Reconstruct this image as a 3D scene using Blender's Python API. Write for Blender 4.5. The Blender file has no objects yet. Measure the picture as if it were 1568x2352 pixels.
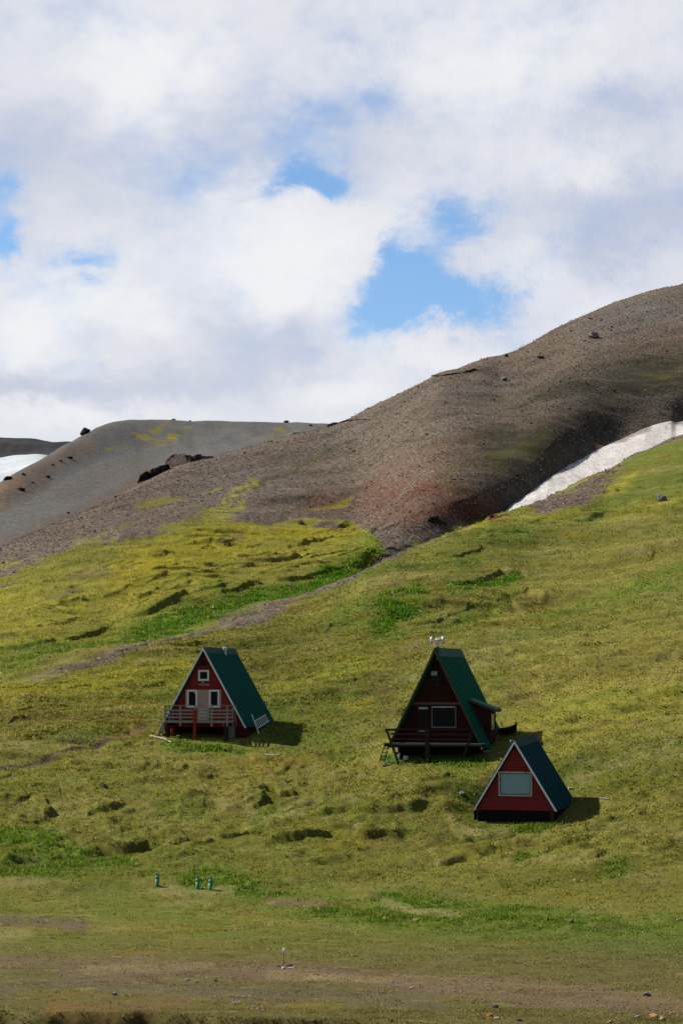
import bpy, bmesh, math, random
import numpy as np
from math import sin, cos, pi, radians, atan, sqrt
random.seed(7); rng = np.random.default_rng(7)
SC = bpy.context.scene; COL = SC.collection

# ------------------------------------------------------------------ camera
PW, PH = 1568.0, 2352.0            # picture coordinates used for measuring the photograph
F = (PH/2)/math.tan(radians(12))   # focal length in those units (vertical field of view 24 degrees)
K = 1.0/F
YH = 1600.0                        # the horizon's row
TH = atan((YH-PH/2)/F)             # upward tilt
CZ = 10.0                          # eye height over the valley floor
cam = bpy.data.cameras.new('camera'); cam_o = bpy.data.objects.new('camera', cam); COL.objects.link(cam_o)
cam.sensor_fit = 'VERTICAL'; cam.sensor_height = 36; cam.sensor_width = 24
cam.angle_y = radians(24); cam.clip_end = 20000; cam.clip_start = 0.5
cam_o.location = (0, 0, CZ); cam_o.rotation_euler = (pi/2+TH, 0, 0)
SC.camera = cam_o

# ------------------------------------------------------------------ sun, sky, exposure
SUN_EL = radians(43); SUN_AZ = radians(-66)      # azimuth from +Y (view direction), negative = left
sdir = (sin(SUN_AZ)*cos(SUN_EL), cos(SUN_AZ)*cos(SUN_EL), sin(SUN_EL))
sun = bpy.data.lights.new('sun', 'SUN'); sun.energy = 5.0; sun.angle = radians(0.5); sun.color = (1.0, 0.955, 0.87)
sun_o = bpy.data.objects.new('sun', sun); COL.objects.link(sun_o); sun_o.location = (-60, 30, 90)
sun_o.rotation_euler = (pi/2-SUN_EL, 0, pi-SUN_AZ) if False else (0, 0, 0)
from mathutils import Vector
sun_o.rotation_euler = Vector(sdir).to_track_quat('Z', 'Y').to_euler()
SC.view_settings.view_transform = 'Standard'; SC.view_settings.look = 'None'
SC.view_settings.exposure = 0.5; SC.view_settings.gamma = 1; SC.view_settings.use_curve_mapping = False

class NT:
    """small helper to write node maths"""
    def __init__(s, tree): s.t = tree
    def n(s, typ, **kw):
        nd = s.t.nodes.new(typ)
        for k, v in kw.items(): setattr(nd, k, v)
        return nd
    def link(s, a, b): s.t.links.new(a, b)
    def put(s, sock, v):
        if isinstance(v, (int, float)): sock.default_value = v
        elif isinstance(v, (tuple, list)): sock.default_value = v
        else: s.link(v, sock)
    def m(s, op, a, b=0.0, c=0.0):
        nd = s.n('ShaderNodeMath', operation=op)
        s.put(nd.inputs[0], a); s.put(nd.inputs[1], b); s.put(nd.inputs[2], c)
        return nd.outputs[0]
    def ss(s, v, a, b, lo=0.0, hi=1.0):
        nd = s.n('ShaderNodeMapRange', interpolation_type='SMOOTHSTEP')
        s.put(nd.inputs['Value'], v); s.put(nd.inputs['From Min'], a); s.put(nd.inputs['From Max'], b)
        s.put(nd.inputs['To Min'], lo); s.put(nd.inputs['To Max'], hi)
        return nd.outputs[0]
    def lin(s, v, a, b, lo=0.0, hi=1.0):
        nd = s.n('ShaderNodeMapRange')
        s.put(nd.inputs['Value'], v); s.put(nd.inputs['From Min'], a); s.put(nd.inputs['From Max'], b)
        s.put(nd.inputs['To Min'], lo); s.put(nd.inputs['To Max'], hi)
        return nd.outputs[0]
    def noise(s, vec, scale, detail=4, rough=0.55, dist=0.0, typ='FBM'):
        nd = s.n('ShaderNodeTexNoise'); s.put(nd.inputs['Vector'], vec)
        nd.inputs['Scale'].default_value = scale; nd.inputs['Detail'].default_value = detail
        nd.inputs['Roughness'].default_value = rough; nd.inputs['Distortion'].default_value = dist
        return nd.outputs[0]
    def vmul(s, vec, v):
        nd = s.n('ShaderNodeVectorMath', operation='MULTIPLY'); s.put(nd.inputs[0], vec); nd.inputs[1].default_value = v
        return nd.outputs[0]
    def mix(s, fac, a, b, blend='MIX'):
        nd = s.n('ShaderNodeMix', data_type='RGBA', blend_type=blend)
        s.put(nd.inputs[0], fac); s.put(nd.inputs[6], a); s.put(nd.inputs[7], b)
        return nd.outputs[2]
    def rgb(s, v): return (v[0], v[1], v[2], 1.0)

def px_ue(x, y):
    """picture position -> (tan azimuth, tan elevation)"""
    a = (np.asarray(x, float)-PW/2)/F; b = (PH/2-np.asarray(y, float))/F
    dy = cos(TH)-b*sin(TH); dz = sin(TH)+b*cos(TH)
    return a/dy, dz/dy
def ue_px(u, e):
    t = (np.asarray(e)*cos(TH)-sin(TH))/(cos(TH)+np.asarray(e)*sin(TH))   # b
    dy = cos(TH)-t*sin(TH)
    return u*dy*F+PW/2, PH/2-t*F

def build_world():
    w = bpy.data.worlds.new('World'); SC.world = w; w.use_nodes = True
    t = w.node_tree; t.nodes.clear(); N = NT(t)
    out = N.n('ShaderNodeOutputWorld'); bg = N.n('ShaderNodeBackground'); N.link(bg.outputs[0], out.inputs[0])
    sky = N.n('ShaderNodeTexSky', sky_type='NISHITA', sun_disc=False, sun_elevation=SUN_EL, sun_rotation=SUN_AZ,
              altitude=600, air_density=1.0, dust_density=0.3, ozone_density=1.5)
    S = 0.070
    skyc = N.mix(1.0, sky.outputs[0], (S*0.92, S*1.14, S*1.36, 1), 'MULTIPLY')
    tc = N.n('ShaderNodeTexCoord'); dirv = tc.outputs['Generated']
    sep = N.n('ShaderNodeSeparateXYZ'); N.link(dirv, sep.inputs[0])
    az = N.m('ARCTAN2', sep.outputs[0], sep.outputs[1]); el = N.m('ARCSINE', sep.outputs[2])
    X = N.m('MULTIPLY', az, F); Y = N.m('MULTIPLY', el, F)       # angles in the same small unit as the measurements
    comb = N.n('ShaderNodeCombineXYZ'); N.put(comb.inputs[0], az); N.put(comb.inputs[1], N.m('MULTIPLY', el, 1.35)); comb.inputs[2].default_value = 0.37
    P = comb.outputs[0]
    big = N.noise(P, 9, 6, 0.55, 0.3); mid = N.noise(P, 22, 6, 0.52, 0.2); fine = N.noise(P, 80, 5, 0.6)
    # wisp-warped coordinates
    wx = N.m('ADD', X, N.m('MULTIPLY', N.m('SUBTRACT', N.noise(P, 26, 7, 0.65, 0.4), 0.5), 310))
    wy = N.m('ADD', Y, N.m('MULTIPLY', N.m('SUBTRACT', N.noise(N.vmul(P, (1, 1, 5)), 30, 7, 0.65, 0.4), 0.5), 230))
    def blob(px, py, rx, ry, rot=0.0, warped=True):
        u, e = px_ue(px, py); cx = float(np.arctan(u))*F; cy = float(np.arctan(e*np.cos(np.arctan(u))))*F
        a, b = (wx, wy) if warped else (X, Y)
        dx = N.m('SUBTRACT', a, cx); dy = N.m('SUBTRACT', b, cy)
        c, s = cos(rot), sin(rot)
        rxx = N.m('DIVIDE', N.m('ADD', N.m('MULTIPLY', dx, c), N.m('MULTIPLY', dy, s)), rx)
        ryy = N.m('DIVIDE', N.m('SUBTRACT', N.m('MULTIPLY', dy, c), N.m('MULTIPLY', dx, s)), ry)
        r2 = N.m('ADD', N.m('MULTIPLY', rxx, rxx), N.m('MULTIPLY', ryy, ryy))
        return N.m('POWER', 2.718, N.m('MULTIPLY', r2, -1.0))
    def total(lst):
        acc = None
        for wgt, args in lst:
            v = N.m('MULTIPLY', blob(*args), wgt); acc = v if acc is None else N.m('ADD', acc, v)
        return acc
    holes = total([(0.85, (700, 415, 90, 48)), (0.62, (1050, 500, 70, 65)), (0.85, (935, 590, 80, 85)), (0.95, (975, 675, 150, 56)),
                   (0.75, (880, 740, 60, 55)), (0.5, (1110, 690, 70, 45)), (0.5, (15, 430, 40, 45)), (0.62, (0, 540, 42, 45)), (0.5, (210, 595, 60, 35)), (0.16, (845, 230, 60, 45)),
                   (0.3, (700, 330, 110, 70)), (0.10, (800, 100, 40, 30)), (0.22, (470, 400, 90, 60)), (0.16, (840, 250, 170, 60))])
    plugs = total([(0.5, (960, 545, 40, 40)), (0.45, (940, 690, 120, 10)), (0.4, (1060, 660, 50, 25)), (0.8, (760, 560, 90, 75)), (0.6, (1080, 600, 60, 45)), (0.8, (1010, 800, 90, 40))])
    dens = N.m('ADD', N.m('SUBTRACT', N.m('ADD', 0.69, N.m('ADD', N.m('MULTIPLY', N.m('SUBTRACT', mid, 0.5), 0.85), N.m('MULTIPLY', N.m('SUBTRACT', fine, 0.5), 0.42))), holes), N.m('MULTIPLY', plugs, 0.55))
    cov = N.ss(dens, -0.06, 0.78)
    # bright cloud above these hills; elsewhere unseen dark cloud added to cut sky fill
    front = N.m('MULTIPLY', N.ss(N.m('ABSOLUTE', az), 0.45, 0.9, 1, 0), N.ss(el, 0.55, 0.95, 1, 0))
    rest = N.ss(big, 0.36, 0.56, 0.25, 0.9)
    cov = N.m('ADD', N.m('MULTIPLY', cov, front), N.m('MULTIPLY', rest, N.m('SUBTRACT', 1, front)))
    # cloud body: lit white billows and grey-violet undersides
    lit = total([(0.42, (310, 170, 190, 140)), (0.35, (620, 560, 190, 120)), (0.4, (110, 680, 150, 90)), (0.45, (760, 900, 130, 45)), (0.3, (1250, 640, 110, 90)),
                 (0.35, (190, 945, 190, 35)), (0.28, (1150, 130, 250, 150)), (0.3, (660, 660, 150, 90)), (0.3, (1330, 380, 130, 60)), (0.35, (1010, 820, 160, 50)), (0.3, (60, 780, 120, 60)), (0.3, (310, 700, 90, 70))])
    grey = total([(0.34, (60, 330, 260, 150)), (0.34, (1450, 480, 260, 110)), (0.3, (430, 880, 420, 60)), (0.22, (1420, 260, 200, 90)), (0.25, (520, 330, 140, 110)), (0.3, (1350, 600, 260, 60, 0.5)),
                  (0.25, (60, 900, 140, 40)), (0.2, (480, 740, 90, 60)), (0.22, (860, 320, 130, 100)), (0.28, (640, 780, 110, 60))])
    b = N.m('ADD', 0.50, N.m('SUBTRACT', lit, grey))
    b = N.m('ADD', b, N.m('MULTIPLY', N.m('SUBTRACT', mid, 0.5), 0.58))
    b = N.m('ADD', b, N.m('MULTIPLY', N.m('SUBTRACT', fine, 0.5), 0.13))
    b = N.ss(b, 0.02, 1.0)
    ramp = N.n('ShaderNodeValToRGB'); N.link(b, ramp.inputs[0])
    e = ramp.color_ramp.elements
    g = 0.665
    e[0].position = 0; e[0].color = (0.57*g, 0.62*g, 0.76*g, 1)
    e[1].position = 1; e[1].color = (0.94*g, 0.945*g, 0.97*g, 1)
    q = e.new(0.45); q.color = (0.77*g, 0.79*g, 0.87*g, 1)
    cl = N.mix(front, (0.095, 0.105, 0.125, 1), ramp.outputs[0])
    col = N.mix(cov, skyc, cl)
    N.link(col, bg.inputs[0]); bg.inputs[1].default_value = 1.0
build_world()

# ------------------------------------------------------------------ numeric noise
def _h(ix, iy, seed):
    h = (ix.astype(np.int64)*374761393 + iy.astype(np.int64)*668265263 + seed*1274126177) & 0xFFFFFFFF
    h = ((h ^ (h >> 13))*1274126177) & 0xFFFFFFFF
    h = h ^ (h >> 16)
    return (h & 0xFFFFFF)/float(0xFFFFFF)
def vn(x, y, seed=0):
    x = np.asarray(x, float); y = np.asarray(y, float)
    ix = np.floor(x); iy = np.floor(y); fx = x-ix; fy = y-iy
    fx = fx*fx*fx*(fx*(fx*6-15)+10); fy = fy*fy*fy*(fy*(fy*6-15)+10)
    a = _h(ix, iy, seed); b = _h(ix+1, iy, seed); c = _h(ix, iy+1, seed); d = _h(ix+1, iy+1, seed)
    return (a*(1-fx)+b*fx)*(1-fy)+(c*(1-fx)+d*fx)*fy - 0.5
def fbm(x, y, sx, sy=None, o=4, seed=0, g=0.5):
    sy = sy or sx; s = 0; a = 1.0; tot = 0
    x = np.asarray(x)/sx; y = np.asarray(y)/sy
    for i in range(o):
        s = s + a*vn(x, y, seed+i*17); tot += a; a *= g
        x, y = (x*1.6+y*1.2)+3.1, (y*1.6-x*1.2)+7.7
    return s/tot*2      # about -1..1
def sstep(v, a, b):
    t = np.clip((v-a)/(b-a), 0, 1); return t*t*(3-2*t)

# ------------------------------------------------------------------ terrain: control curves (picture x, y, distance)
def pchip_slopes(x, y):
    h = np.diff(x, axis=0); d = np.diff(y, axis=0)/h
    m = np.zeros_like(y)
    w1 = 2*h[1:]+h[:-1]; w2 = h[1:]+2*h[:-1]
    with np.errstate(divide='ignore', invalid='ignore'):
        hm = (w1+w2)/(w1/d[:-1]+w2/d[1:])
    m[1:-1] = np.where(d[:-1]*d[1:] > 0, hm, 0)
    m[0] = d[0]; m[-1] = d[-1]
    return np.nan_to_num(m)
def pchip1(xq, xs, ys):
    xs = np.asarray(xs, float); ys = np.asarray(ys, float)
    m = pchip_slopes(xs[:, None], ys[:, None])[:, 0]
    i = np.clip(np.searchsorted(xs, xq)-1, 0, len(xs)-2)
    h = xs[i+1]-xs[i]; t = (xq-xs[i])/h
    r = (2*t**3-3*t**2+1)*ys[i]+(t**3-2*t**2+t)*h*m[i]+(-2*t**3+3*t**2)*ys[i+1]+(t**3-t**2)*h*m[i+1]
    r = np.where(xq < xs[0], ys[0]+m[0]*(xq-xs[0]), r); r = np.where(xq > xs[-1], ys[-1]+m[-1]*(xq-xs[-1]), r)
    return r
def smooth_rows(uq, us, ds, sig=55):
    px = np.arange(-900, 2500, 4.0); g = px_ue(px, np.full_like(px, YH))[0]; v = pchip1(g, us, ds)
    k = np.exp(-0.5*(np.arange(-60, 61)*4.0/sig)**2); k /= k.sum()
    v = np.convolve(np.pad(v, 60, mode='reflect', reflect_type='odd'), k, 'valid')
    return np.interp(uq, g, v)
class Sheet:
    """height field: elevation angle as a smooth function of distance along each bearing"""
    def __init__(s, curves, cols_px):
        s.u = px_ue(cols_px, np.full_like(cols_px, YH))[0]
        Dk, Ek = [], []
        for ys, ds in curves:
            ys = np.array(ys, float); ds = np.array(ds, float)
            uu, ee = px_ue(ys[:, 0], ys[:, 1])
            Ek.append(pchip1(s.u, uu, ee))
            ud, _ = px_ue(ds[:, 0], np.full(len(ds), YH))
            Dk.append(smooth_rows(s.u, ud, ds[:, 1]))
        s.D = np.array(Dk); s.E = np.array(Ek)
        s.finish()
    def finish(s):
        for i in range(1, len(s.D)): s.D[i] = np.maximum(s.D[i], s.D[i-1]+1.0)
        s.m = pchip_slopes(s.D, s.E)
    def ev(s, D, Dk, Ek, mk):
        n = len(Dk); i = np.zeros(D.shape, int)
        for j in range(1, n-1): i = i+(D >= Dk[j])
        tk = lambda A, q: np.take_along_axis(A, q[None], 0)[0]
        d0, d1 = tk(Dk, i), tk(Dk, i+1); h = d1-d0; t = np.clip((D-d0)/h, 0, 1)
        return (2*t**3-3*t**2+1)*tk(Ek, i)+(t**3-2*t**2+t)*h*tk(mk, i)+(-2*t**3+3*t**2)*tk(Ek, i+1)+(t**3-t**2)*h*tk(mk, i+1)
    def z(s, X, Y):
        X = np.atleast_1d(np.asarray(X, float)); Y = np.atleast_1d(np.asarray(Y, float))
        u = np.clip(X/np.maximum(Y, 1e-3), s.u[0], s.u[-1]-1e-9)
        j = np.clip(np.searchsorted(s.u, u)-1, 0, len(s.u)-2); t = (u-s.u[j])/(s.u[j+1]-s.u[j])
        L = lambda A: A[:, j]*(1-t)+A[:, j+1]*t
        return CZ+s.ev(Y, L(s.D), L(s.E), L(s.m))*Y
COLS = np.concatenate([np.linspace(-500, -40, 70, endpoint=False), np.arange(-40, 1610, 1.7), np.linspace(1612, 2100, 70)])
def floorD(y): return CZ/(-px_ue(784, y)[1])
X7 = [-500, 0, 300, 600, 800, 1000, 1150, 1350, 1568, 2100]
def zipx(v): return list(zip(X7, v))
edge_y = [(-500,1605),(0,1572),(150,1545),(300,1502),(450,1460),(600,1420),(720,1376),(800,1340),(830,1322),(900,1281),(960,1256),(1000,1238),(1040,1224),(1100,1204),(1150,1186),
          (1213,1163),(1324,1109),(1400,1073),(1480,1036),(1568,996),(1800,915),(2100,800)]
crest_y = [(-500,1400),(-200,1330),(0,1264),(60,1236),(150,1196),(220,1160),(300,1121),(400,1079),(500,1052),(600,1021),(700,994),(770,974),(800,962),(850,938),(900,915),(950,890),(985,872),
           (1000,862),(1070,840),(1110,827),(1145,822),(1165,815),(1200,797),(1250,769),(1300,745),(1350,722),(1400,702),(1450,686),(1500,670),(1568,655),(1800,610),(2100,560)]
ground_curves = [
 ([(-500,2600),(2100,2600)], [(-500,56),(2100,56)]),
 ([(-500,2352),(2100,2352)], [(-500,73.6),(2100,73.6)]),
 (zipx([2030,2035,2040,2048,2053,2058,2062,2068,2075,2085]), zipx([floorD(v)*0.995 for v in [2030,2035,2040,2048,2053,2058,2062,2068,2075,2085]])),
 (zipx([1875,1880,1885,1890,1890,1890,1890,1890,1890,1890]), zipx([147,146,144,142,141,139,138,136,134,130])),
 (zipx([1690]*10), zipx([165,163,162,161,158.5,156,154,152,150,146])),
 (zipx([1640,1620,1590,1550,1510,1460,1440,1400,1350,1270]), zipx([173,172,176,182,186,192,195,200,205,212])),
 (edge_y, zipx([180,180,190,205,218,236,252,285,322,375])),
 ([(-500,1580),(0,1530),(300,1461),(600,1388),(720,1350),(800,1324),(860,1312),(1000,1248),(1150,1196),(1350,1106),(1480,1044),(1568,1004),(2100,806)], zipx([188,189,199,213,225,243,258,293,330,383])),
 ([(-500,1560),(0,1500),(120,1470),(240,1445),(310,1416),(400,1385),(480,1372),(560,1352),(640,1330),(760,1300),(860,1270),(930,1242),(1000,1217),(1080,1200),(1150,1182),(1221,1127),(1258,1098),(1309,1065),(1360,1037),(1433,1005),(1481,982),(1540,967),(1568,977),(1800,890),(2100,780)],
  zipx([195,196,207,220,231,247,261,309,338,388])),
 ([(-500,1500),(0,1420),(300,1330),(600,1270),(800,1245),(1000,1165),(1150,1110),(1350,960),(1568,898),(2100,720)], zipx([205,208,220,235,243,252,268,322,353,402])),
 ([(-500,1440),(0,1345),(300,1252),(600,1197),(800,1205),(1000,1090),(1150,1030),(1350,885),(1568,832),(2100,650)], zipx([215,222,236,252,257,266,286,342,372,425])),
 ([(-500,1415),(0,1300),(300,1180),(600,1110),(800,1090),(1000,990),(1150,940),(1350,805),(1568,752),(2100,595)], zipx([226,236,256,280,290,296,322,380,402,460])),
 (crest_y, zipx([236,250,280,315,340,360,393,436,458,525])),
]
G = Sheet(ground_curves, COLS)
def add_rollover(sh, steps):
    D, E = [sh.D], [sh.E]
    for dd, de in steps:
        D.append((sh.D[-1]+dd)[None]); E.append((sh.E[-1]+de)[None])
    sh.D = np.vstack(D); sh.E = np.vstack(E)
    sh.D = np.vstack([sh.D, np.full((1, sh.D.shape[1]), 1100.0)]); sh.E = np.vstack([sh.E, np.full((1, sh.D.shape[1]), (-2-CZ)/1100.0)])
    sh.finish()
add_rollover(G, [(25, -0.006), (90, -0.05)])

# the grey hill on the left, behind
grey_crest = [(-500,1330),(-200,1230),(-60,1160),(0,1110),(60,1076),(120,1042),(150,1021),(190,999),(230,978),(260,969),(290,965),(350,963),(450,964),(550,966),(650,968),(740,971),(850,980),(1000,1010),(1568,1100),(2100,1200)]
gx = [-500,0,300,600,800,1568,2100]
H = Sheet([
 ([(-500,1480),(0,1330),(300,1200),(600,1090),(800,1030),(1568,1180),(2100,1260)], list(zip(gx,[262,275,310,350,375,500,560]))),
 ([(-500,1430),(0,1262),(300,1116),(600,1018),(800,1000),(1568,1150),(2100,1240)], list(zip(gx,[285,312,395,460,490,560,600]))),
 ([(-500,1385),(0,1190),(300,1040),(600,990),(800,988),(1568,1125),(2100,1220)], list(zip(gx,[310,350,455,520,540,590,630]))),
 (grey_crest, list(zip(gx,[335,385,520,570,590,630,660]))),
], COLS)
add_rollover(H, [(30, -0.006), (90, -0.05)])

# ------------------------------------------------------------------ small relief: banks, hummocks, terracettes
def pick(x, y, zf=None, d0=40, d1=640):
    u, e = px_ue(x, y); D = np.concatenate([np.arange(d0, 260, 0.25), np.arange(260, d1, 0.5)])
    z = (zf or gz)(u*D, D); el = (z-CZ)/D
    i = np.argmax(el >= e)
    if el[i] < e: i = np.argmax(el)
    return float(u*D[i]), float(D[i]), float(z[i])
base_pick = lambda x, y: pick(x, y, G.z)
# banks: (polyline left to right in the picture, height in metres, reach uphill in metres)
BANKS = [
 ([(1040,1352),(1085,1344),(1125,1330),(1160,1313)], 1.3, 6), ([(1035,1281),(1080,1275),(1112,1258)], 0.9, 4),
 ([(960,1430),(1010,1428),(1060,1410),(1090,1395)], 0.8, 5), ([(1135,1393),(1180,1383),(1215,1366)], 0.6, 4), ([(1345,1328),(1390,1322),(1430,1312)], 0.5, 4),
 ([(990,1462),(1020,1440)], 0.4, 3), ([(1205,1458),(1260,1468),(1320,1462)], 0.5, 4), ([(1170,1500),(1215,1490),(1240,1478)], 0.5, 4), ([(880,1385),(930,1378),(960,1362)], 0.4, 3),
 ([(1420,1220),(1480,1208)], 0.3, 3), ([(1480,1165),(1560,1143)], 0.35, 3), ([(1330,1450),(1390,1446)], 0.3, 3), ([(1225,1602),(1300,1590)], 0.3, 4), ([(1100,1475),(1130,1462)], .3, 3),
 ([(305,1416),(350,1405),(390,1392),(440,1372)], 1.6, 7), ([(505,1382),(540,1372),(570,1352),(610,1345)], 1.7, 6), ([(620,1340),(680,1338),(740,1322),(790,1310)], 1.5, 7),
 ([(700,1290),(760,1275),(830,1262),(870,1258)], 1.0, 5), ([(-60,1510),(0,1497),(60,1490),(110,1478),(135,1462)], 1.4, 6), ([(140,1462),(180,1455),(220,1446),(255,1430)], 1.3, 5), ([(440,1372),(500,1364),(540,1352)], .9, 4), ([(780,1312),(830,1296),(868,1268)], 1.3, 6), ([(560,1300),(640,1296),(700,1288)], .8, 4), ([(300,1372),(380,1362),(450,1345)], .7, 4), ([(30,1440),(120,1430),(200,1412)], .6, 4),
 ([(540,1285),(600,1280),(640,1276)], 0.8, 4), ([(420,1320),(480,1310),(520,1300)], 0.4, 4), ([(240,1345),(290,1340)], 0.4, 3), ([(90,1410),(170,1405)], 0.35, 3), ([(0,1385),(60,1376)], 0.35, 3),
 ([(575,1870),(605,1866),(622,1840)], 1.1, 4), ([(590,1838),(612,1832),(626,1825)], 1.0, 3), ([(640,1832),(680,1828)], 0.7, 3), ([(100,1866),(128,1864)], 0.7, 3), ([(195,1868),(240,1862),(295,1850)], 0.6, 3),
 ([(380,1842),(410,1832)], 0.4, 3), ([(170,1985),(230,1985),(290,1984),(335,1975),(342,1945)], 1.4, 6), ([(0,1998),(60,1995),(130,1988),(170,1985)], 0.9, 5), ([(350,1985),(430,1980),(500,1965)], 0.5, 4),
 ([(500,1960),(540,1955),(580,1940)], 0.9, 4), ([(610,1970),(680,1962),(760,1950),(830,1958),(900,1945),(950,1940)], 0.8, 4), ([(380,1940),(440,1932)], 0.5, 3), ([(330,1920),(380,1905)], .4, 3),
 ([(720,1902),(780,1897),(840,1896),(900,1892),(950,1886),(990,1876)], 0.75, 5), ([(930,1830),(990,1825),(1040,1812)], 0.55, 3), ([(1055,1940),(1130,1932),(1190,1925)], 0.45, 3),
 ([(1000,2000),(1060,1990),(1120,1990)], 0.5, 3), ([(1270,1920),(1330,1905),(1420,1890)], 0.4, 3), ([(1090,2040),(1140,2030)], 0.3, 3), ([(1250,1985),(1300,1965),(1370,1950)], 0.5, 3), ([(1330,2010),(1400,1990)], .4, 3),
 ([(1190,1985),(1215,1975)], 0.3, 2), ([(770,1790),(800,1785)], 0.3, 2), ([(625,1758),(650,1757)], 0.35, 2), ([(0,1752),(60,1732),(140,1712),(230,1685)], 0.3, 3), ([(1360,1680),(1410,1672)], 0.3, 3),
 ([(1480,1990),(1560,1975)], 0.3, 3), ([(1440,1760),(1500,1748),(1540,1730)], 0.3, 4), ([(1120,1605),(1180,1600)], .3, 3), ([(590,1530),(650,1524)], 0.3, 3), ([(560,1620),(620,1612)], 0.25, 3),
 ([(740,1580),(800,1570)], 0.25, 3), ([(240,1600),(330,1590)], 0.3, 3), ([(60,1640),(160,1632)], 0.3, 3), ([(400,1880),(470,1875)], 0.35, 3), ([(20,1905),(90,1900)], 0.4, 3), ([(1250,1860),(1300,1850)], .3, 3)]
_bk = np.random.default_rng(5); NB = len(BANKS)
def _edge_at(x): return float(np.interp(x, *zip(*edge_y)))
for _ in range(120):
    x = _bk.uniform(-60, 1600); yt = _edge_at(x)+40; y = yt+(1985-yt)*_bk.uniform(0, 1)**0.8
    if any(ax-40 < x < bx+40 and ay < y < by for ax, ay, bx, by in ((330,1640,700,1720), (860,1650,1260,1770), (1070,1790,1390,1900))): continue
    L = _bk.uniform(25, 95)
    BANKS.append(([(x, y), (x+L*.5, y-L*_bk.uniform(.0, .14)), (x+L, y-L*_bk.uniform(.1, .3))], _bk.uniform(.12, .36), _bk.uniform(2, 4)))
for _ in range(60):
    x = _bk.uniform(-40, 850); t = _bk.uniform(0, 1); y0 = np.interp(x, [0, 300, 600, 850], [1490, 1405, 1345, 1270]); y1 = np.interp(x, [0, 300, 600, 850], [1360, 1262, 1205, 1215])
    y = y0+(y1-y0)*t; L = _bk.uniform(20, 80)
    BANKS.append(([(x, y), (x+L*.5, y-L*.12), (x+L, y-L*.26)], _bk.uniform(.2, .5), _bk.uniform(2, 4)))
BANKW = []
for pl, h, L in BANKS:
    w = np.array([base_pick(*p)[:2] for p in pl]); q = len(BANKW); BANKW.append((w, ((0.22 if pl[0][1] < 1770 else 0.45) if q < NB else 0.42)*h, (1.1 if q < NB else .8)*L))
FLATS = []      # (x, y, radius): ground kept smooth round the cabins
def near_polyline(x, y, w):
    """signed distance above a line drawn left to right, and how far along it"""
    ax = w[-1]-w[0]; L = np.hypot(*ax); ax = ax/L
    wa = (w-w[0])@ax; wb = (w-w[0])@np.array([-ax[1], ax[0]])
    a = (x-w[0, 0])*ax[0]+(y-w[0, 1])*ax[1]; b = -(x-w[0, 0])*ax[1]+(y-w[0, 1])*ax[0]
    o = np.argsort(wa)
    return b-pchip1(np.clip(a, wa[o][0], wa[o][-1]), wa[o], wb[o]), a/L
def banks(X, Y):
    out = np.zeros(X.shape)
    for n, (w, h, L) in enumerate(BANKW):
        R = 3.2*L
        k = (X > w[:, 0].min()-R) & (X < w[:, 0].max()+R) & (Y > w[:, 1].min()-3) & (Y < w[:, 1].max()+R)
        k = np.nonzero(k)[0]
        if len(k) == 0: continue
        x, y = X[k], Y[k]
        s, fr = near_polyline(x, y, w)
        s = s+0.45*fbm(x, y, 1.8, o=3, seed=40+n)
        tap = sstep(np.minimum(fr, 1-fr), 0, .12); ends = np.where((fr <= 0) | (fr >= 1), 0, tap)
        wid = 0.20+0.25*h
        up = sstep(s, 0, wid)*np.exp(-np.maximum(s-wid, 0)/L)
        fore = -0.15*np.exp(-(s+0.4)**2/0.3)*(s < 0.3)
        out[k] += h*ends*(up+fore)
    return out
LIP = np.array([base_pick(x, y)[:2] for x, y in [(-300,2342),(0,2327),(110,2333),(250,2329),(420,2333),(520,2338),(700,2340),(860,2344),(980,2356),(1200,2372)]])
def gravel_edge(px, py):
    """positive inside the bare gravel slopes"""
    bx = [-500,0,60,100,180,270,350,420,470,560,600,700,800,850,880,900,930,1000,1150,1350,1568,2100]
    by = [1440,1345,1322,1300,1282,1256,1240,1206,1192,1204,1196,1208,1206,1222,1262,1285,1262,1236,1185,1098,993,800]
    return np.interp(px, bx, by)-py
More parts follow.
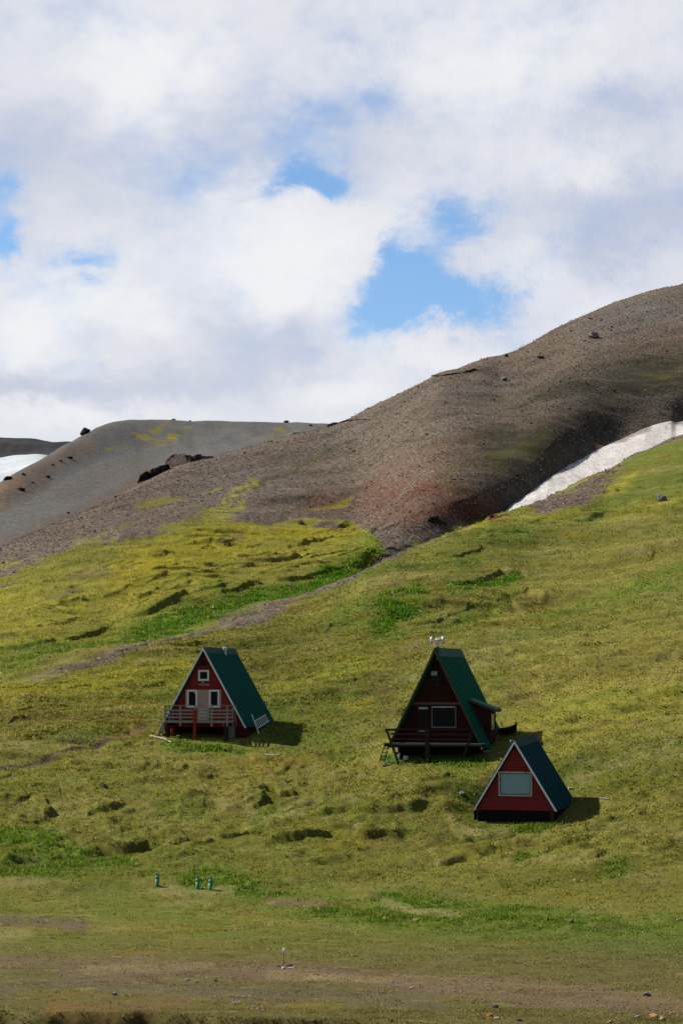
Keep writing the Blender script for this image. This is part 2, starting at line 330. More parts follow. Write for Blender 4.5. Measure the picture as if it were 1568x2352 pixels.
def relief(X, Y, E=None):
    X = np.atleast_1d(X); Y = np.atleast_1d(Y)
    if E is None: E = (G.z(X, Y)-CZ)/Y
    px, py = ue_px(X/Y, E)
    grav = sstep(gravel_edge(px, py)+25*fbm(X, Y, 9, 6, 3, 3), -8, 14)
    valley = sstep(py, 2020, 2090)
    far = sstep(Y, 60, 74)
    big = 0.75*fbm(X, Y, 26, 16, 3, 11)+0.30*fbm(X*.97+Y*.25, Y*.97-X*.25, 11, 6, 2, 12)
    big = big+0.62*fbm(X*.88+Y*.47, Y*.88-X*.47, 26, 5.5, 2, 13)
    hum = 0.20*fbm(X*0.97+Y*0.25, Y*.97-X*.25, 3.6, 2.0, 3, 21)
    ter = fbm(X*0.96+Y*0.28, Y*0.96-X*0.28, 4.5, 1.15, 3, 31); ter = 0.16*np.maximum(ter, -0.1)
    fine = 0.055*fbm(X, Y, 0.8, 0.65, 3, 51)
    lump = np.maximum(fbm(X, Y, 1.3, 1.1, 2, 61), 0.15)*0.22
    zone = sstep(py, 1770, 1850)*(1-sstep(py, 1995, 2030)); knob = np.maximum(fbm(X, Y, 2.4, 1.9, 3, 65), -.05)
    veg = big*0.9+hum+ter+fine+lump*(0.7+.8*zone)+0.42*zone*knob
    zb = CZ+E*Y; tt = (zb+0.9*fbm(X, Y, 10, 7, 3, 25)+.18*fbm(X, Y, 2.2, 1.8, 2, 26))/0.85; ff = tt-np.floor(tt)
    tmask = sstep(fbm(X, Y, 13, 9, 3, 27)+.35*vn(X/3.5, tt, 28), -.12, .45)
    veg = veg+0.34*tmask*(sstep(ff, .80, 1)-ff+.4)
    flat = 0.10*fbm(X, Y, 7, 4, 3, 71)+0.45*fine+0.05*fbm(X, Y, 1.6, 1.1, 2, 81)
    lush = np.exp(-((py-(2105+(px-784)*.045))/38)**2)*sstep(px, 300, 600)
    flat = flat+lush*0.30*np.maximum(fbm(X, Y, 1.5, 1.3, 2, 91), -0.1)
    rills = fbm(X*.75-Y*.66, X*.66+Y*.75, 4, 34, 3, 15)
    gr = big*0.55+0.24*rills+0.10*fbm(X, Y, 4, 4, 3, 16)+0.5*fine
    v = veg*(1-valley)+flat*valley
    v = v*(1-grav)+gr*grav
    v = v+banks(X, Y)
    near = np.nonzero((Y < 82) & (Y > 45))[0]
    if len(near):
        s, fr = near_polyline(X[near], Y[near], LIP)
        s = s+0.45*fbm(X[near], Y[near], 1.5, o=2, seed=77)
        v[near] -= 1.35*(1-sstep(s, -0.5, 0.15))*(1-sstep(fr, .9, 1.0))
    for fx, fy, fr_, dz in FLATS:
        r = np.hypot(X-fx, Y-fy); v = v*sstep(r, fr_*0.75, fr_*1.5)+dz*(1-sstep(r, fr_*0.75, fr_*1.5))
    return v*far
def gz(X, Y):
    X = np.atleast_1d(np.asarray(X, float)); Y = np.atleast_1d(np.asarray(Y, float))
    return G.z(X, Y)+relief(X, Y)
def hz(X, Y):
    X = np.atleast_1d(np.asarray(X, float)); Y = np.atleast_1d(np.asarray(Y, float))
    return H.z(X, Y)+hrelief(X, Y)
def hrelief(X, Y):
    E = (H.z(X, Y)-CZ)/Y; px, py = ue_px(X/Y, E)
    v = 0.5*fbm(X, Y, 30, 22, 3, 111)+0.06*fbm(X+Y*.35, Y-X*.35, 4, 22, 3, 112)+0.08*fbm(X, Y, 3, 3, 3, 113)
    gul = fbm(X, Y, 7, 30, 3, 118)*0.8*sstep(px, 430, 600)*sstep(py, 960, 985)
    return v+gul
# ------------------------------------------------------------------ materials
def new_mat(name):
    m = bpy.data.materials.new(name); m.use_nodes = True; t = m.node_tree; t.nodes.clear(); N = NT(t)
    out = N.n('ShaderNodeOutputMaterial'); p = N.n('ShaderNodeBsdfPrincipled'); N.link(p.outputs[0], out.inputs[0])
    p.inputs['Roughness'].default_value = 0.9; p.inputs['Specular IOR Level'].default_value = 0.15
    return m, N, p, out
def terrain_mat(name, speck=1.0, bump=0.06):
    m, N, p, out = new_mat(name)
    a = N.n('ShaderNodeAttribute', attribute_name='Col'); g = N.n('ShaderNodeAttribute', attribute_name='grav')
    pos = N.n('ShaderNodeNewGeometry').outputs['Position']
    n1 = N.noise(pos, 3.2, 5, 0.7); n2 = N.noise(N.vmul(pos, (1, .5, 1)), 11, 3, 0.6)
    f = N.m('ADD', N.lin(n1, 0.25, 0.75, 0.78, 1.22), N.lin(n2, 0.25, 0.75, -0.16, 0.16))
    c1 = N.mix(1.0, a.outputs['Color'], f, 'MULTIPLY')
    # stones of the gravel, each with its own grey
    v = N.n('ShaderNodeTexVoronoi'); N.put(v.inputs['Vector'], pos); v.inputs['Scale'].default_value = 3.3
    v2 = N.n('ShaderNodeTexVoronoi'); N.put(v2.inputs['Vector'], pos); v2.inputs['Scale'].default_value = 1.35
    sx = N.n('ShaderNodeSeparateColor'); N.link(v.outputs['Color'], sx.inputs[0])
    sy = N.n('ShaderNodeSeparateColor'); N.link(v2.outputs['Color'], sy.inputs[0])
    s1 = N.lin(sx.outputs[0], 0, 1, 0.62, 1.38)
    lightst = N.ss(sx.outputs[1], 0.88, 0.94, 0, 1.5*speck)
    lightst = N.m('MULTIPLY', lightst, N.ss(v.outputs['Distance'], 0.5, 0.35, 0, 1))
    darkst = N.m('MULTIPLY', N.ss(sy.outputs[1], 0.93, 0.97, 0, 0.5), N.ss(v2.outputs['Distance'], 0.45, 0.25, 0, 1))
    st = N.m('SUBTRACT', N.m('ADD', s1, lightst), darkst)
    c2 = N.mix(1.0, a.outputs['Color'], st, 'MULTIPLY')
    c = N.mix(g.outputs['Fac'], c1, c2)
    N.link(c, p.inputs['Base Color']); p.inputs['Roughness'].default_value = 1.0; p.inputs['Specular IOR Level'].default_value = 0.05
    b = N.n('ShaderNodeBump'); b.inputs['Strength'].default_value = 0.8; b.inputs['Distance'].default_value = bump
    hgt = N.m('ADD', N.noise(pos, 2.2, 6, 0.72), N.m('MULTIPLY', N.m('MULTIPLY', N.m('SUBTRACT', 1, v.outputs['Distance']), 0.5), g.outputs['Fac']))
    N.link(hgt, b.inputs['Height']); N.link(b.outputs[0], p.inputs['Normal'])
    return m
def paint(name, col, rough=0.75, var=0.18, scale=3.0, streak=None, spec=0.06, wear=None, bump=0.0, lines=None):
    """painted or bare surface with uneven tone, optional run-down streaks, optional worn flecks, optional board lines"""
    m, N, p, out = new_mat(name)
    tc = N.n('ShaderNodeTexCoord').outputs['Object']
    n = N.noise(tc, scale, 6, 0.65)
    f = N.lin(n, 0.25, 0.75, 1-var, 1+var)
    if streak:
        n2 = N.noise(N.vmul(tc, streak), 6, 4, 0.6); f = N.m('MULTIPLY', f, N.lin(n2, 0.3, 0.7, 1-var, 1+var))
    c = N.mix(1.0, (*col, 1), f, 'MULTIPLY')
    if wear:
        wcol, amt, wsc = wear
        n3 = N.noise(N.vmul(tc, wsc), 4, 7, 0.72)
        c = N.mix(N.ss(n3, 1-amt-0.03, 1-amt+0.03), c, (*wcol, 1))
    if lines:
        axis, per, dark = lines
        sp = N.n('ShaderNodeSeparateXYZ'); N.link(tc, sp.inputs[0])
        fr = N.m('FRACT', N.m('DIVIDE', sp.outputs[axis], per))
        c = N.mix(N.ss(fr, 0.0, 0.14, dark, 0), c, (0.005, 0.004, 0.004, 1))
        bb = N.n('ShaderNodeBump'); bb.inputs['Strength'].default_value = 0.6; bb.inputs['Distance'].default_value = 0.02
        N.link(fr, bb.inputs['Height']); N.link(bb.outputs[0], p.inputs['Normal'])
    elif bump:
        bb = N.n('ShaderNodeBump'); bb.inputs['Strength'].default_value = 0.6; bb.inputs['Distance'].default_value = bump
        N.link(n, bb.inputs['Height']); N.link(bb.outputs[0], p.inputs['Normal'])
    N.link(c, p.inputs['Base Color']); p.inputs['Roughness'].default_value = rough; p.inputs['Specular IOR Level'].default_value = spec
    return m
def tag(o, label=None, cat=None, group=None, kind=None):
    if label: o['label'] = label
    if cat: o['category'] = cat
    if group: o['group'] = group
    if kind: o['kind'] = kind
    return o
def np_mesh(name, V, faces4=None, faces3=None, mat=None, attrs=None, smooth=False):
    me = bpy.data.meshes.new(name); V = np.ascontiguousarray(V, np.float32)
    me.vertices.add(len(V)); me.vertices.foreach_set('co', V.ravel())
    fs = []; tot = []
    if faces4 is not None and len(faces4): fs.append(np.asarray(faces4, np.int32).ravel()); tot.append(np.full(len(faces4), 4, np.int32))
    if faces3 is not None and len(faces3): fs.append(np.asarray(faces3, np.int32).ravel()); tot.append(np.full(len(faces3), 3, np.int32))
    fl = np.concatenate(fs); tt = np.concatenate(tot)
    me.loops.add(len(fl)); me.loops.foreach_set('vertex_index', fl)
    me.polygons.add(len(tt)); st = np.concatenate([[0], np.cumsum(tt)[:-1]]).astype(np.int32)
    me.polygons.foreach_set('loop_start', st); me.polygons.foreach_set('loop_total', tt)
    if smooth: me.polygons.foreach_set('use_smooth', np.ones(len(tt), bool))
    me.update(calc_edges=True)
    for k, v in (attrs or {}).items():
        if v.ndim == 2:
            at = me.attributes.new(k, 'FLOAT_COLOR', 'POINT'); at.data.foreach_set('color', np.ascontiguousarray(np.c_[v, np.ones(len(v))], np.float32).ravel())
        else:
            at = me.attributes.new(k, 'FLOAT', 'POINT'); at.data.foreach_set('value', np.ascontiguousarray(v, np.float32))
    if mat: me.materials.append(mat)
    o = bpy.data.objects.new(name, me); COL.objects.link(o); return o

# ------------------------------------------------------------------ place the cabins first: the turf is level with their footings
CAB1 = pick(466, 1692); CAB2 = pick(998, 1749); CAB3 = pick(1180, 1894)
for c, r in ((CAB1, 4.6), (CAB2, 4.8), (CAB3, 3.8)):
    FLATS.append((c[0]+1.2, c[1]+2.0, r, float(relief(c[0], c[1])[0])))

# ------------------------------------------------------------------ terrain sheets
def sheet_grid(sh, subs):
    Ds, Zs = [], []
    nseg = len(sh.D)-1
    for i in range(nseg):
        n = subs[i] if i < len(subs) else 10
        for t in np.arange(n)/n:
            D = sh.D[i]*(1-t)+sh.D[i+1]*t; h = sh.D[i+1]-sh.D[i]
            E = (2*t**3-3*t**2+1)*sh.E[i]+(t**3-2*t**2+t)*h*sh.m[i]+(-2*t**3+3*t**2)*sh.E[i+1]+(t**3-t**2)*h*sh.m[i+1]
            Ds.append(D); Zs.append(E)
    Ds.append(sh.D[-1]); Zs.append(sh.E[-1])
    D = np.array(Ds); E = np.array(Zs); U = np.broadcast_to(sh.u, D.shape)
    return U.ravel(), D.ravel(), E.ravel(), D.shape
def grid_faces(shape):
    R, C = shape; i = np.arange(R*C).reshape(R, C)
    return np.stack([i[:-1, :-1], i[:-1, 1:], i[1:, 1:], i[1:, :-1]], -1).reshape(-1, 4)
def stroke(px, py, pts, r, soft=0.6):
    best = np.full(px.shape, 1e9)
    pts = [np.array(p, float) for p in pts]
    if len(pts) == 1: best = np.hypot(px-pts[0][0], (py-pts[0][1])*1.6)
    for a, b in zip(pts[:-1], pts[1:]):
        d = b-a; t = np.clip(((px-a[0])*d[0]+(py-a[1])*d[1])/(d@d), 0, 1)
        best = np.minimum(best, np.hypot(px-a[0]-t*d[0], py-a[1]-t*d[1]))
    return 1-sstep(best, r*(1-soft), r*(1+soft))
def blend(C, w, col): return C*(1-w[:, None])+np.array(col)[None]*w[:, None]
DRY=(.178,.153,.036); OLIVE=(.140,.138,.024); GREEN=(.084,.120,.015); LUSH=(.056,.125,.011); MOSS=(.212,.195,.026); BROWN=(.108,.084,.024); TAN=(.212,.180,.076)
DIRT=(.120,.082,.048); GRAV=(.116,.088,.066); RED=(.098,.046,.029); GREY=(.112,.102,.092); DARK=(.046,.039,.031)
# painted patches of material, some with shade in the colour: (points, radius, strength, colour)
GREENS = [([(880,1450),(905,1400),(960,1380)],26,.9,LUSH),([(930,1465),(900,1470)],20,.8,GREEN),([(1040,1365),(1150,1340),(1175,1325)],16,.9,LUSH),([(1060,1300),(1090,1285)],14,.7,GREEN),([(1085,1410),(1180,1370)],14,.7,GREEN),
 ([(1180,1460),(1300,1400),(1480,1340),(1568,1300)],20,.6,GREEN),([(1000,1450),(1140,1420)],14,.6,GREEN),([(830,1420),(820,1530),(760,1640),(640,1660)],45,.55,GREEN),([(560,1640),(760,1690)],30,.45,GREEN),
 ([(1000,1290),(1200,1230)],30,.35,GREEN),([(1160,1560),(1200,1540)],14,.6,GREEN),([(1120,1220),(1400,1170),(1568,1090)],30,.25,GREEN),
 ([(0,1530),(200,1480),(330,1440),(450,1415),(560,1395)],22,.85,GREEN),([(320,1455),(560,1385),(700,1360),(800,1318)],18,.8,LUSH),([(760,1330),(850,1270),(870,1245)],26,.95,LUSH),([(830,1300),(870,1280)],18,.9,GREEN),
 ([(0,1500),(160,1465)],14,.6,GREEN),([(480,1350),(520,1380)],22,.7,GREEN),
 ([(380,1700),(560,1703)],12,.6,LUSH),([(900,1755),(1100,1757)],12,.9,LUSH),([(1090,1896),(1280,1893)],14,.9,LUSH),([(1070,1820),(1090,1870)],26,.85,GREEN),
 ([(0,1950),(100,1965),(170,1985)],44,1.0,LUSH),([(0,2005),(140,2010),(300,2000)],16,.9,LUSH),([(330,1960),(450,1995),(520,2000)],22,.6,GREEN),([(350,2010),(520,2030)],20,.5,LUSH),([(450,2060),(560,2050)],18,.7,LUSH),
 ([(450,2040),(580,2060),(700,2085),(860,2105),(960,2100)],24,.9,LUSH),([(700,2045),(780,2065)],12,.5,GREEN),([(880,2095),(1060,2110),(1250,2120),(1420,2140),(1568,2165)],34,1.0,LUSH),([(1000,2140),(1300,2165),(1540,2190)],32,.9,(.07,.125,.013)),([(1480,2110),(1568,2100)],18,.5,GREEN),
 ([(600,1890),(625,1835)],22,.6,GREEN),([(230,1780),(440,1830)],26,.4,GREEN),([(380,1850),(470,1870)],20,.5,GREEN),([(1010,1800),(1080,1790)],12,.6,GREEN),([(1180,1990),(1210,1980)],14,.8,LUSH),([(1395,2015),(1430,2010)],12,.7,LUSH),
 ([(0,1760),(120,1740)],25,.4,GREEN),([(0,1800),(200,1790)],18,.3,GREEN),([(740,1730),(850,1715)],14,.5,GREEN),([(250,2080),(500,2110)],26,.5,GREEN),([(150,2060),(300,2060)],14,.4,GREEN),
 ([(520,2150),(1000,2180),(1300,2220)],28,.4,GREEN),([(0,2170),(260,2180)],22,.35,GREEN),([(1480,1830),(1568,1800)],30,.25,GREEN),([(1300,1760),(1420,1740)],20,.25,GREEN),([(0,2330),(60,2300)],14,.5,GREEN)]
WARMS = [([(640,1500),(760,1600),(700,1700)],70,.5,(.080,.088,.014)),([(880,1500),(860,1620)],40,.45,(.085,.090,.014)),([(1150,1420),(1400,1300)],50,.3,(.19,.165,.03)),([(1250,1560),(1500,1480)],60,.4,(.20,.168,.034)),([(0,1600),(200,1580),(420,1540)],30,.6,MOSS),([(640,1570),(880,1520)],30,.35,MOSS),([(800,1606),(850,1600)],10,.5,MOSS),([(1200,1640),(1400,1620),(1568,1590)],35,.4,MOSS),([(1300,1700),(1500,1660)],22,.4,MOSS),
 ([(1230,1700),(1300,1740)],25,.4,MOSS),([(1000,1560),(1180,1480)],24,.35,TAN),([(1240,1480),(1568,1440)],34,.3,DRY),([(1200,1550),(1560,1520)],40,.4,DRY),([(1350,1680),(1480,1670)],12,.45,BROWN),([(1180,1590),(1260,1600)],14,.4,BROWN),
 ([(1430,1055),(1568,1010)],16,.5,GREEN),([(1395,1130),(1420,1120),(1440,1090)],14,.8,MOSS),([(1400,1195),(1568,1150)],16,.4,MOSS),([(1050,1220),(1180,1195),(1330,1180)],10,.6,MOSS),
 ([(0,1660),(330,1650)],10,.6,BROWN),([(820,1480),(700,1500),(640,1530)],26,.35,BROWN),([(860,1570),(960,1500)],30,.35,BROWN),
 ([(560,1760),(900,1800)],26,.35,DRY),([(100,1720),(340,1740)],24,.4,OLIVE),([(820,1960),(1000,1960)],16,.4,BROWN),([(1000,1920),(1160,1905)],18,.5,TAN),([(1180,1940),(1330,1900)],20,.35,DRY),([(420,1950),(480,1940)],14,.5,BROWN),
 ([(200,1940),(340,1960)],22,.5,BROWN),([(700,2000),(1100,2040),(1568,2060)],20,.35,OLIVE),([(1420,2040),(1568,2045)],14,.4,BROWN),([(380,2070),(520,2065)],14,.55,TAN),([(0,2040),(160,2045)],10,.4,TAN)]
DIRTS = [([(0,2112),(90,2118),(190,2125)],15,.85,(.105,.078,.048)),([(0,2150),(60,2150)],10,.35,TAN),([(0,2208),(150,2212),(330,2205)],14,.55,DIRT),([(160,2240),(420,2222),(620,2232),(900,2252),(1200,2290),(1568,2320)],17,.72,DIRT),
 ([(0,2270),(200,2262),(420,2270),(760,2290),(1000,2300)],16,.55,(.095,.078,.05)),([(620,2235),(760,2245),(900,2250)],7,.35,TAN),([(900,2240),(1200,2260),(1568,2300)],10,.5,(.15,.10,.055)),
 ([(200,2225),(480,2215)],8,.3,TAN),([(620,2075),(760,2080)],7,.5,(.15,.10,.055)),([(880,2075),(960,2090),(1060,2098)],5,.5,TAN),
 ([(120,2320),(330,2312),(420,2300)],14,.55,(.13,.075,.022)),([(60,2290),(200,2280)],12,.4,(.12,.09,.015)),([(680,2315),(780,2308)],14,.5,(.12,.10,.012)),([(430,2310),(620,2315)],10,.4,BROWN),
 ([(0,1752),(60,1732),(140,1712),(230,1685),(340,1663)],3.0,1.0,(.098,.067,.043)), ([(1490,1760),(1568,1725)],3,.35,GREEN)]
GRAVP = [([(560,1160),(510,1185),(480,1200)],13,.95,MOSS),([(480,1180),(540,1130),(590,1110)],9,.85,MOSS),([(590,1112),(680,1072),(740,1040)],6,.7,(.11,.10,.03)),([(380,1230),(460,1185),(500,1160)],9,.6,(.12,.11,.02)),
 ([(660,1180),(690,1155),(750,1110)],7,.55,(.10,.09,.03)),([(700,1070),(790,1030)],6,.5,(.09,.08,.035)),([(590,1112),(680,1074),(740,1042),(812,1018)],3.2,.75,(.055,.047,.03)),([(650,1188),(700,1150),(750,1110),(792,1094)],3.5,.7,(.06,.055,.028)),([(480,1172),(560,1125),(600,1112)],3,.5,(.06,.055,.03)),([(770,980),(850,965),(920,950)],2.5,.5,(.06,.05,.04)),([(1010,925),(1100,890),(1200,850)],3,.45,(.07,.06,.045)),([(1180,830),(1240,815)],2.5,.6,(.06,.045,.03)),([(930,1010),(1000,1002),(1060,1006),(1110,1000)],2.5,.6,(.07,.05,.035)),([(1000,1045),(1060,1040)],2.5,.5,(.06,.05,.035)),([(170,1255),(200,1240)],8,.45,MOSS),([(210,1275),(270,1245)],9,.6,MOSS),([(140,1240),(170,1232)],5,.5,MOSS),([(0,1310),(40,1295)],7,.6,MOSS),
 ([(880,1150),(1000,1140),(1120,1170)],44,.85,RED),([(730,1165),(860,1140)],32,.6,RED),([(950,1185),(1020,1170),(1140,1188)],20,.85,(.088,.038,.025)),([(880,1100),(1100,1020)],34,.55,(.135,.080,.056)),([(1000,1030),(1100,1000)],14,.45,(.13,.085,.055)),
 ([(300,1180),(380,1140)],30,.3,(.115,.075,.062)),([(100,1240),(300,1180)],30,.25,(.11,.082,.068)),([(1450,780),(1568,770)],26,.4,(.115,.075,.050)),([(1200,815),(1290,790)],12,.4,(.12,.088,.05)),
 ([(1350,740),(1568,700)],40,.5,GREY),([(900,960),(1200,900)],26,.25,(.12,.10,.07)),([(1080,960),(1250,905)],20,.4,(.115,.098,.062)),([(1000,920),(1200,860)],18,.3,GREY),([(620,1090),(840,1000)],24,.2,GREY),
 ([(1430,875),(1568,850)],30,.95,(.098,.092,.011)),([(1140,1035),(1250,1010)],28,.9,(.090,.085,.011)),([(1130,1060),(1180,1080)],20,.6,(.055,.055,.012)),([(1010,1100),(1060,1130)],14,.45,(.08,.07,.02)),([(1020,1075),(1110,1065)],12,.45,(.08,.075,.02)),
 ([(1120,1050),(1250,950),(1400,885),(1568,865)],62,.85,(.043,.037,.023)),([(1200,1070),(1300,1010),(1420,960),(1568,930)],30,.6,DARK),([(1150,1130),(1200,1080)],26,.5,DARK),([(1300,900),(1440,880)],30,.35,(.058,.048,.038)),([(890,1240),(980,1225)],18,.4,(.07,.055,.042))]  # dark strokes above the snow: slope's shade painted in, over moss and wet soil
MOSSF = [([(0,1420),(250,1370),(500,1280),(800,1225)],60,.8,MOSS),([(300,1320),(560,1230)],40,.5,(.24,.19,.012)),([(560,1300),(640,1285)],16,.5,BROWN),([(100,1430),(300,1390)],20,.35,DRY),([(640,1225),(800,1220)],16,.5,(.25,.2,.012)),
 ([(420,1400),(440,1380)],12,.4,GREEN),([(160,1330),(260,1310)],10,.35,(.10,.08,.05)),([(500,1250),(560,1230)],8,.35,(.10,.08,.05)),([(100,1372),(180,1350)],7,.5,(.10,.08,.055)),([(800,1250),(840,1240)],14,.5,GREEN)]
def ground_colour(X, Y, px, py):
    w1 = fbm(X, Y, 5, 3.5, 4, 201); w2 = fbm(X, Y, 6, 3.5, 4, 202)
    qx = px+26*w1; qy = py+15*w2
    a = fbm(X, Y, 16, 9, 4, 203); b = fbm(X, Y, 3.0, 1.7, 4, 204); c = fbm(X, Y, 0.9, 0.5, 3, 205)
    C = np.empty((len(X), 3)); C[:] = OLIVE
    C = blend(C, sstep(a+0.5*b, -0.15, 0.5)*0.8, DRY); C = blend(C, sstep(-a+0.5*b, 0.05, 0.55)*0.65, GREEN)
    C = blend(C, sstep(b+c*0.5, 0.08, 0.55)*0.55, TAN); C = blend(C, sstep(-b+c*0.6, 0.10, 0.6)*0.5, BROWN)
    C = blend(C, sstep(fbm(X*.97+Y*.25, Y*.97-X*.25, 6, 2.5, 4, 221), 0.05, .5)*.55, (.085, .098, .014))
    top = _np_edge(px)
    mossside = sstep(top-py, 10, 60)
    C = blend(C, mossside*0.6, OLIVE)
    for L in (GREENS, WARMS):
        for pts, r, s, col in L: C = blend(C, np.clip(stroke(qx, qy, pts, r, .8)*s*(1.15+1.2*b+.5*c), 0, 1), col)
    for pts, r, s, col in MOSSF: C = blend(C, np.clip(stroke(qx, qy, pts, r)*s*mossside*(1+.7*b), 0, 1), col)
    C = blend(C, sstep(b+c, 0.35, 0.9)*mossside*0.4, (.26, .21, .02)); 
    C = blend(C, sstep(py, 1700, 1850)*.42, (.088, .088, .014))
    val = sstep(py, 2110, 2230)
    C = blend(C, val*0.75, (.086, .068, .028))
    for pts, r, s, col in DIRTS: C = blend(C, np.clip(stroke(qx, py+8*w2, pts, r, .8)*s*(1.15+.8*fbm(X, Y, 2.2, 1.6, 4, 233)), 0, 1), col)
    # uneven blades: light straw and dark gaps
    C = blend(C, sstep(c, 0.25, 0.8)*0.38, TAN); C = C*(1-0.20*sstep(-c-0.25*b, 0.15, 0.7))[:, None]
    rust = sstep(fbm(X, Y, 7, 4, 3, 209), 0.35, 0.7); C = blend(C, rust*0.35, (.16, .105, .012))
    # gravel
    e = gravel_edge(px, py)
    gm = sstep(e+34*fbm(X+Y*.3, Y-X*.3, 9, 3.2, 5, 206), -5, 9)
    tongues = fbm(X*0.94-Y*0.34, Y*.94+X*.34, 3.0, 16, 4, 216); gm = np.maximum(gm*1.0, 0)*(1-0.9*sstep(tongues+0.006*(58-e), 0.42, 0.62)*(px < 870)*(e > 0))
    patch = stroke(qx, qy, [(1235,1166),(1300,1150),(1370,1122)], 19, .4); patch = np.maximum(patch, stroke(qx, qy, [(1330,1120),(1400,1080)], 10, .5))
    path = stroke(px+10*w1, py+7*w2, [(60,1566),(120,1550),(220,1524),(300,1500),(380,1474),(450,1455),(520,1438),(600,1414),(680,1385),(720,1372),(800,1338),(850,1308),(900,1280),(960,1256),(1000,1240)], 7.6, .45)
    path = path*(0.8+0.2*sstep(fbm(X, Y, 3, 2, 3, 219), -.5, .1))*np.interp(px, [0, 120, 250, 400], [.45, .5, .9, 1]); widen = stroke(px+14*w1, py+9*w2, [(520,1436),(610,1418)], 17, .5)*0.9
    gall = np.clip(np.maximum.reduce([gm, patch, path, widen]), 0, 1)
    s = fbm(X, Y, 14, 20, 4, 207); t = fbm(X*.9-Y*.42, Y*.9+X*.42, 2.5, 22, 4, 208)
    Q = np.empty((len(X), 3)); Q[:] = GRAV
    Q = blend(Q, sstep(s, 0.0, 0.7)*0.35, GREY); Q = blend(Q, sstep(-s+.5*t, 0.1, 0.7)*0.45, (.108, .074, .056)); Q = blend(Q, sstep(t, 0.1, 0.5)*0.5, (.070, .056, .046)); Q = blend(Q, sstep(-t, 0.2, 0.6)*0.3, (.135, .108, .086))
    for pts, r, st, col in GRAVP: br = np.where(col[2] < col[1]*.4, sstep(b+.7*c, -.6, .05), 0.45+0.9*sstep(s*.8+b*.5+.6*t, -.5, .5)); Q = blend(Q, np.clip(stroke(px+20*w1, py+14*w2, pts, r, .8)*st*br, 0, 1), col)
    Q = blend(Q, patch*0.6, (.105, .072, .055)); Q = blend(Q, path*0.6*(px < 900), (.120, .090, .064)); Q = blend(Q, path*.5*(px >= 850), (.07, .052, .042))
    vegonrock = np.zeros(len(X))
    for pts, r, st, col in GRAVP:
        if col[1] > col[0]*0.78 and col[2] < col[1]*0.4: vegonrock = np.maximum(vegonrock, stroke(px+20*w1, py+14*w2, pts, r)*st*sstep(b+.7*c, -.6, .05))
    C = C*(1-gall[:, None])+Q*gall[:, None]
    return np.clip(C, 0.004, 0.9), gall*(1-0.7*vegonrock)
def _np_edge(px): return np.interp(px, [p[0] for p in edge_y], [p[1] for p in edge_y])

subs = [34, 190, 95, 120, 190, 230, 26, 34, 70, 62, 75, 95, 14, 16, 10]
U, D, E, shp = sheet_grid(G, subs)
X = U*D; PX, PY = ue_px(U, E)
Z = CZ+E*D+relief(X, D, E)
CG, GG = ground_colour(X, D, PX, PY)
M_ground = terrain_mat('turf and gravel')
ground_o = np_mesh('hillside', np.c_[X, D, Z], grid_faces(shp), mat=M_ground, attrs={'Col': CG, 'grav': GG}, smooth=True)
tag(ground_o, 'green and brown hillside rising from a flat valley floor', 'hillside', kind='structure')
GV = np.c_[X, D, Z]; GPX, GPY = PX, PY

# wide valley floor reaching the horizon
def plain_ground():
    m, N, p, out = new_mat('valley turf'); pos = N.n('ShaderNodeNewGeometry').outputs['Position']
    n = N.noise(pos, 0.05, 8, 0.7); N.link(N.mix(n, (.06, .07, .012, 1), (.13, .10, .03, 1)), p.inputs['Base Color'])
    bm = bmesh.new(); bmesh.ops.create_grid(bm, x_segments=40, y_segments=40, size=4000)
    for v in bm.verts: v.co.z = -2.4
    me = bpy.data.meshes.new('ground'); bm.to_mesh(me); bm.free(); me.materials.append(m)
    o = bpy.data.objects.new('ground', me); COL.objects.link(o); tag(o, 'flat valley floor of grass and bare soil', 'ground', kind='structure')
plain_ground()

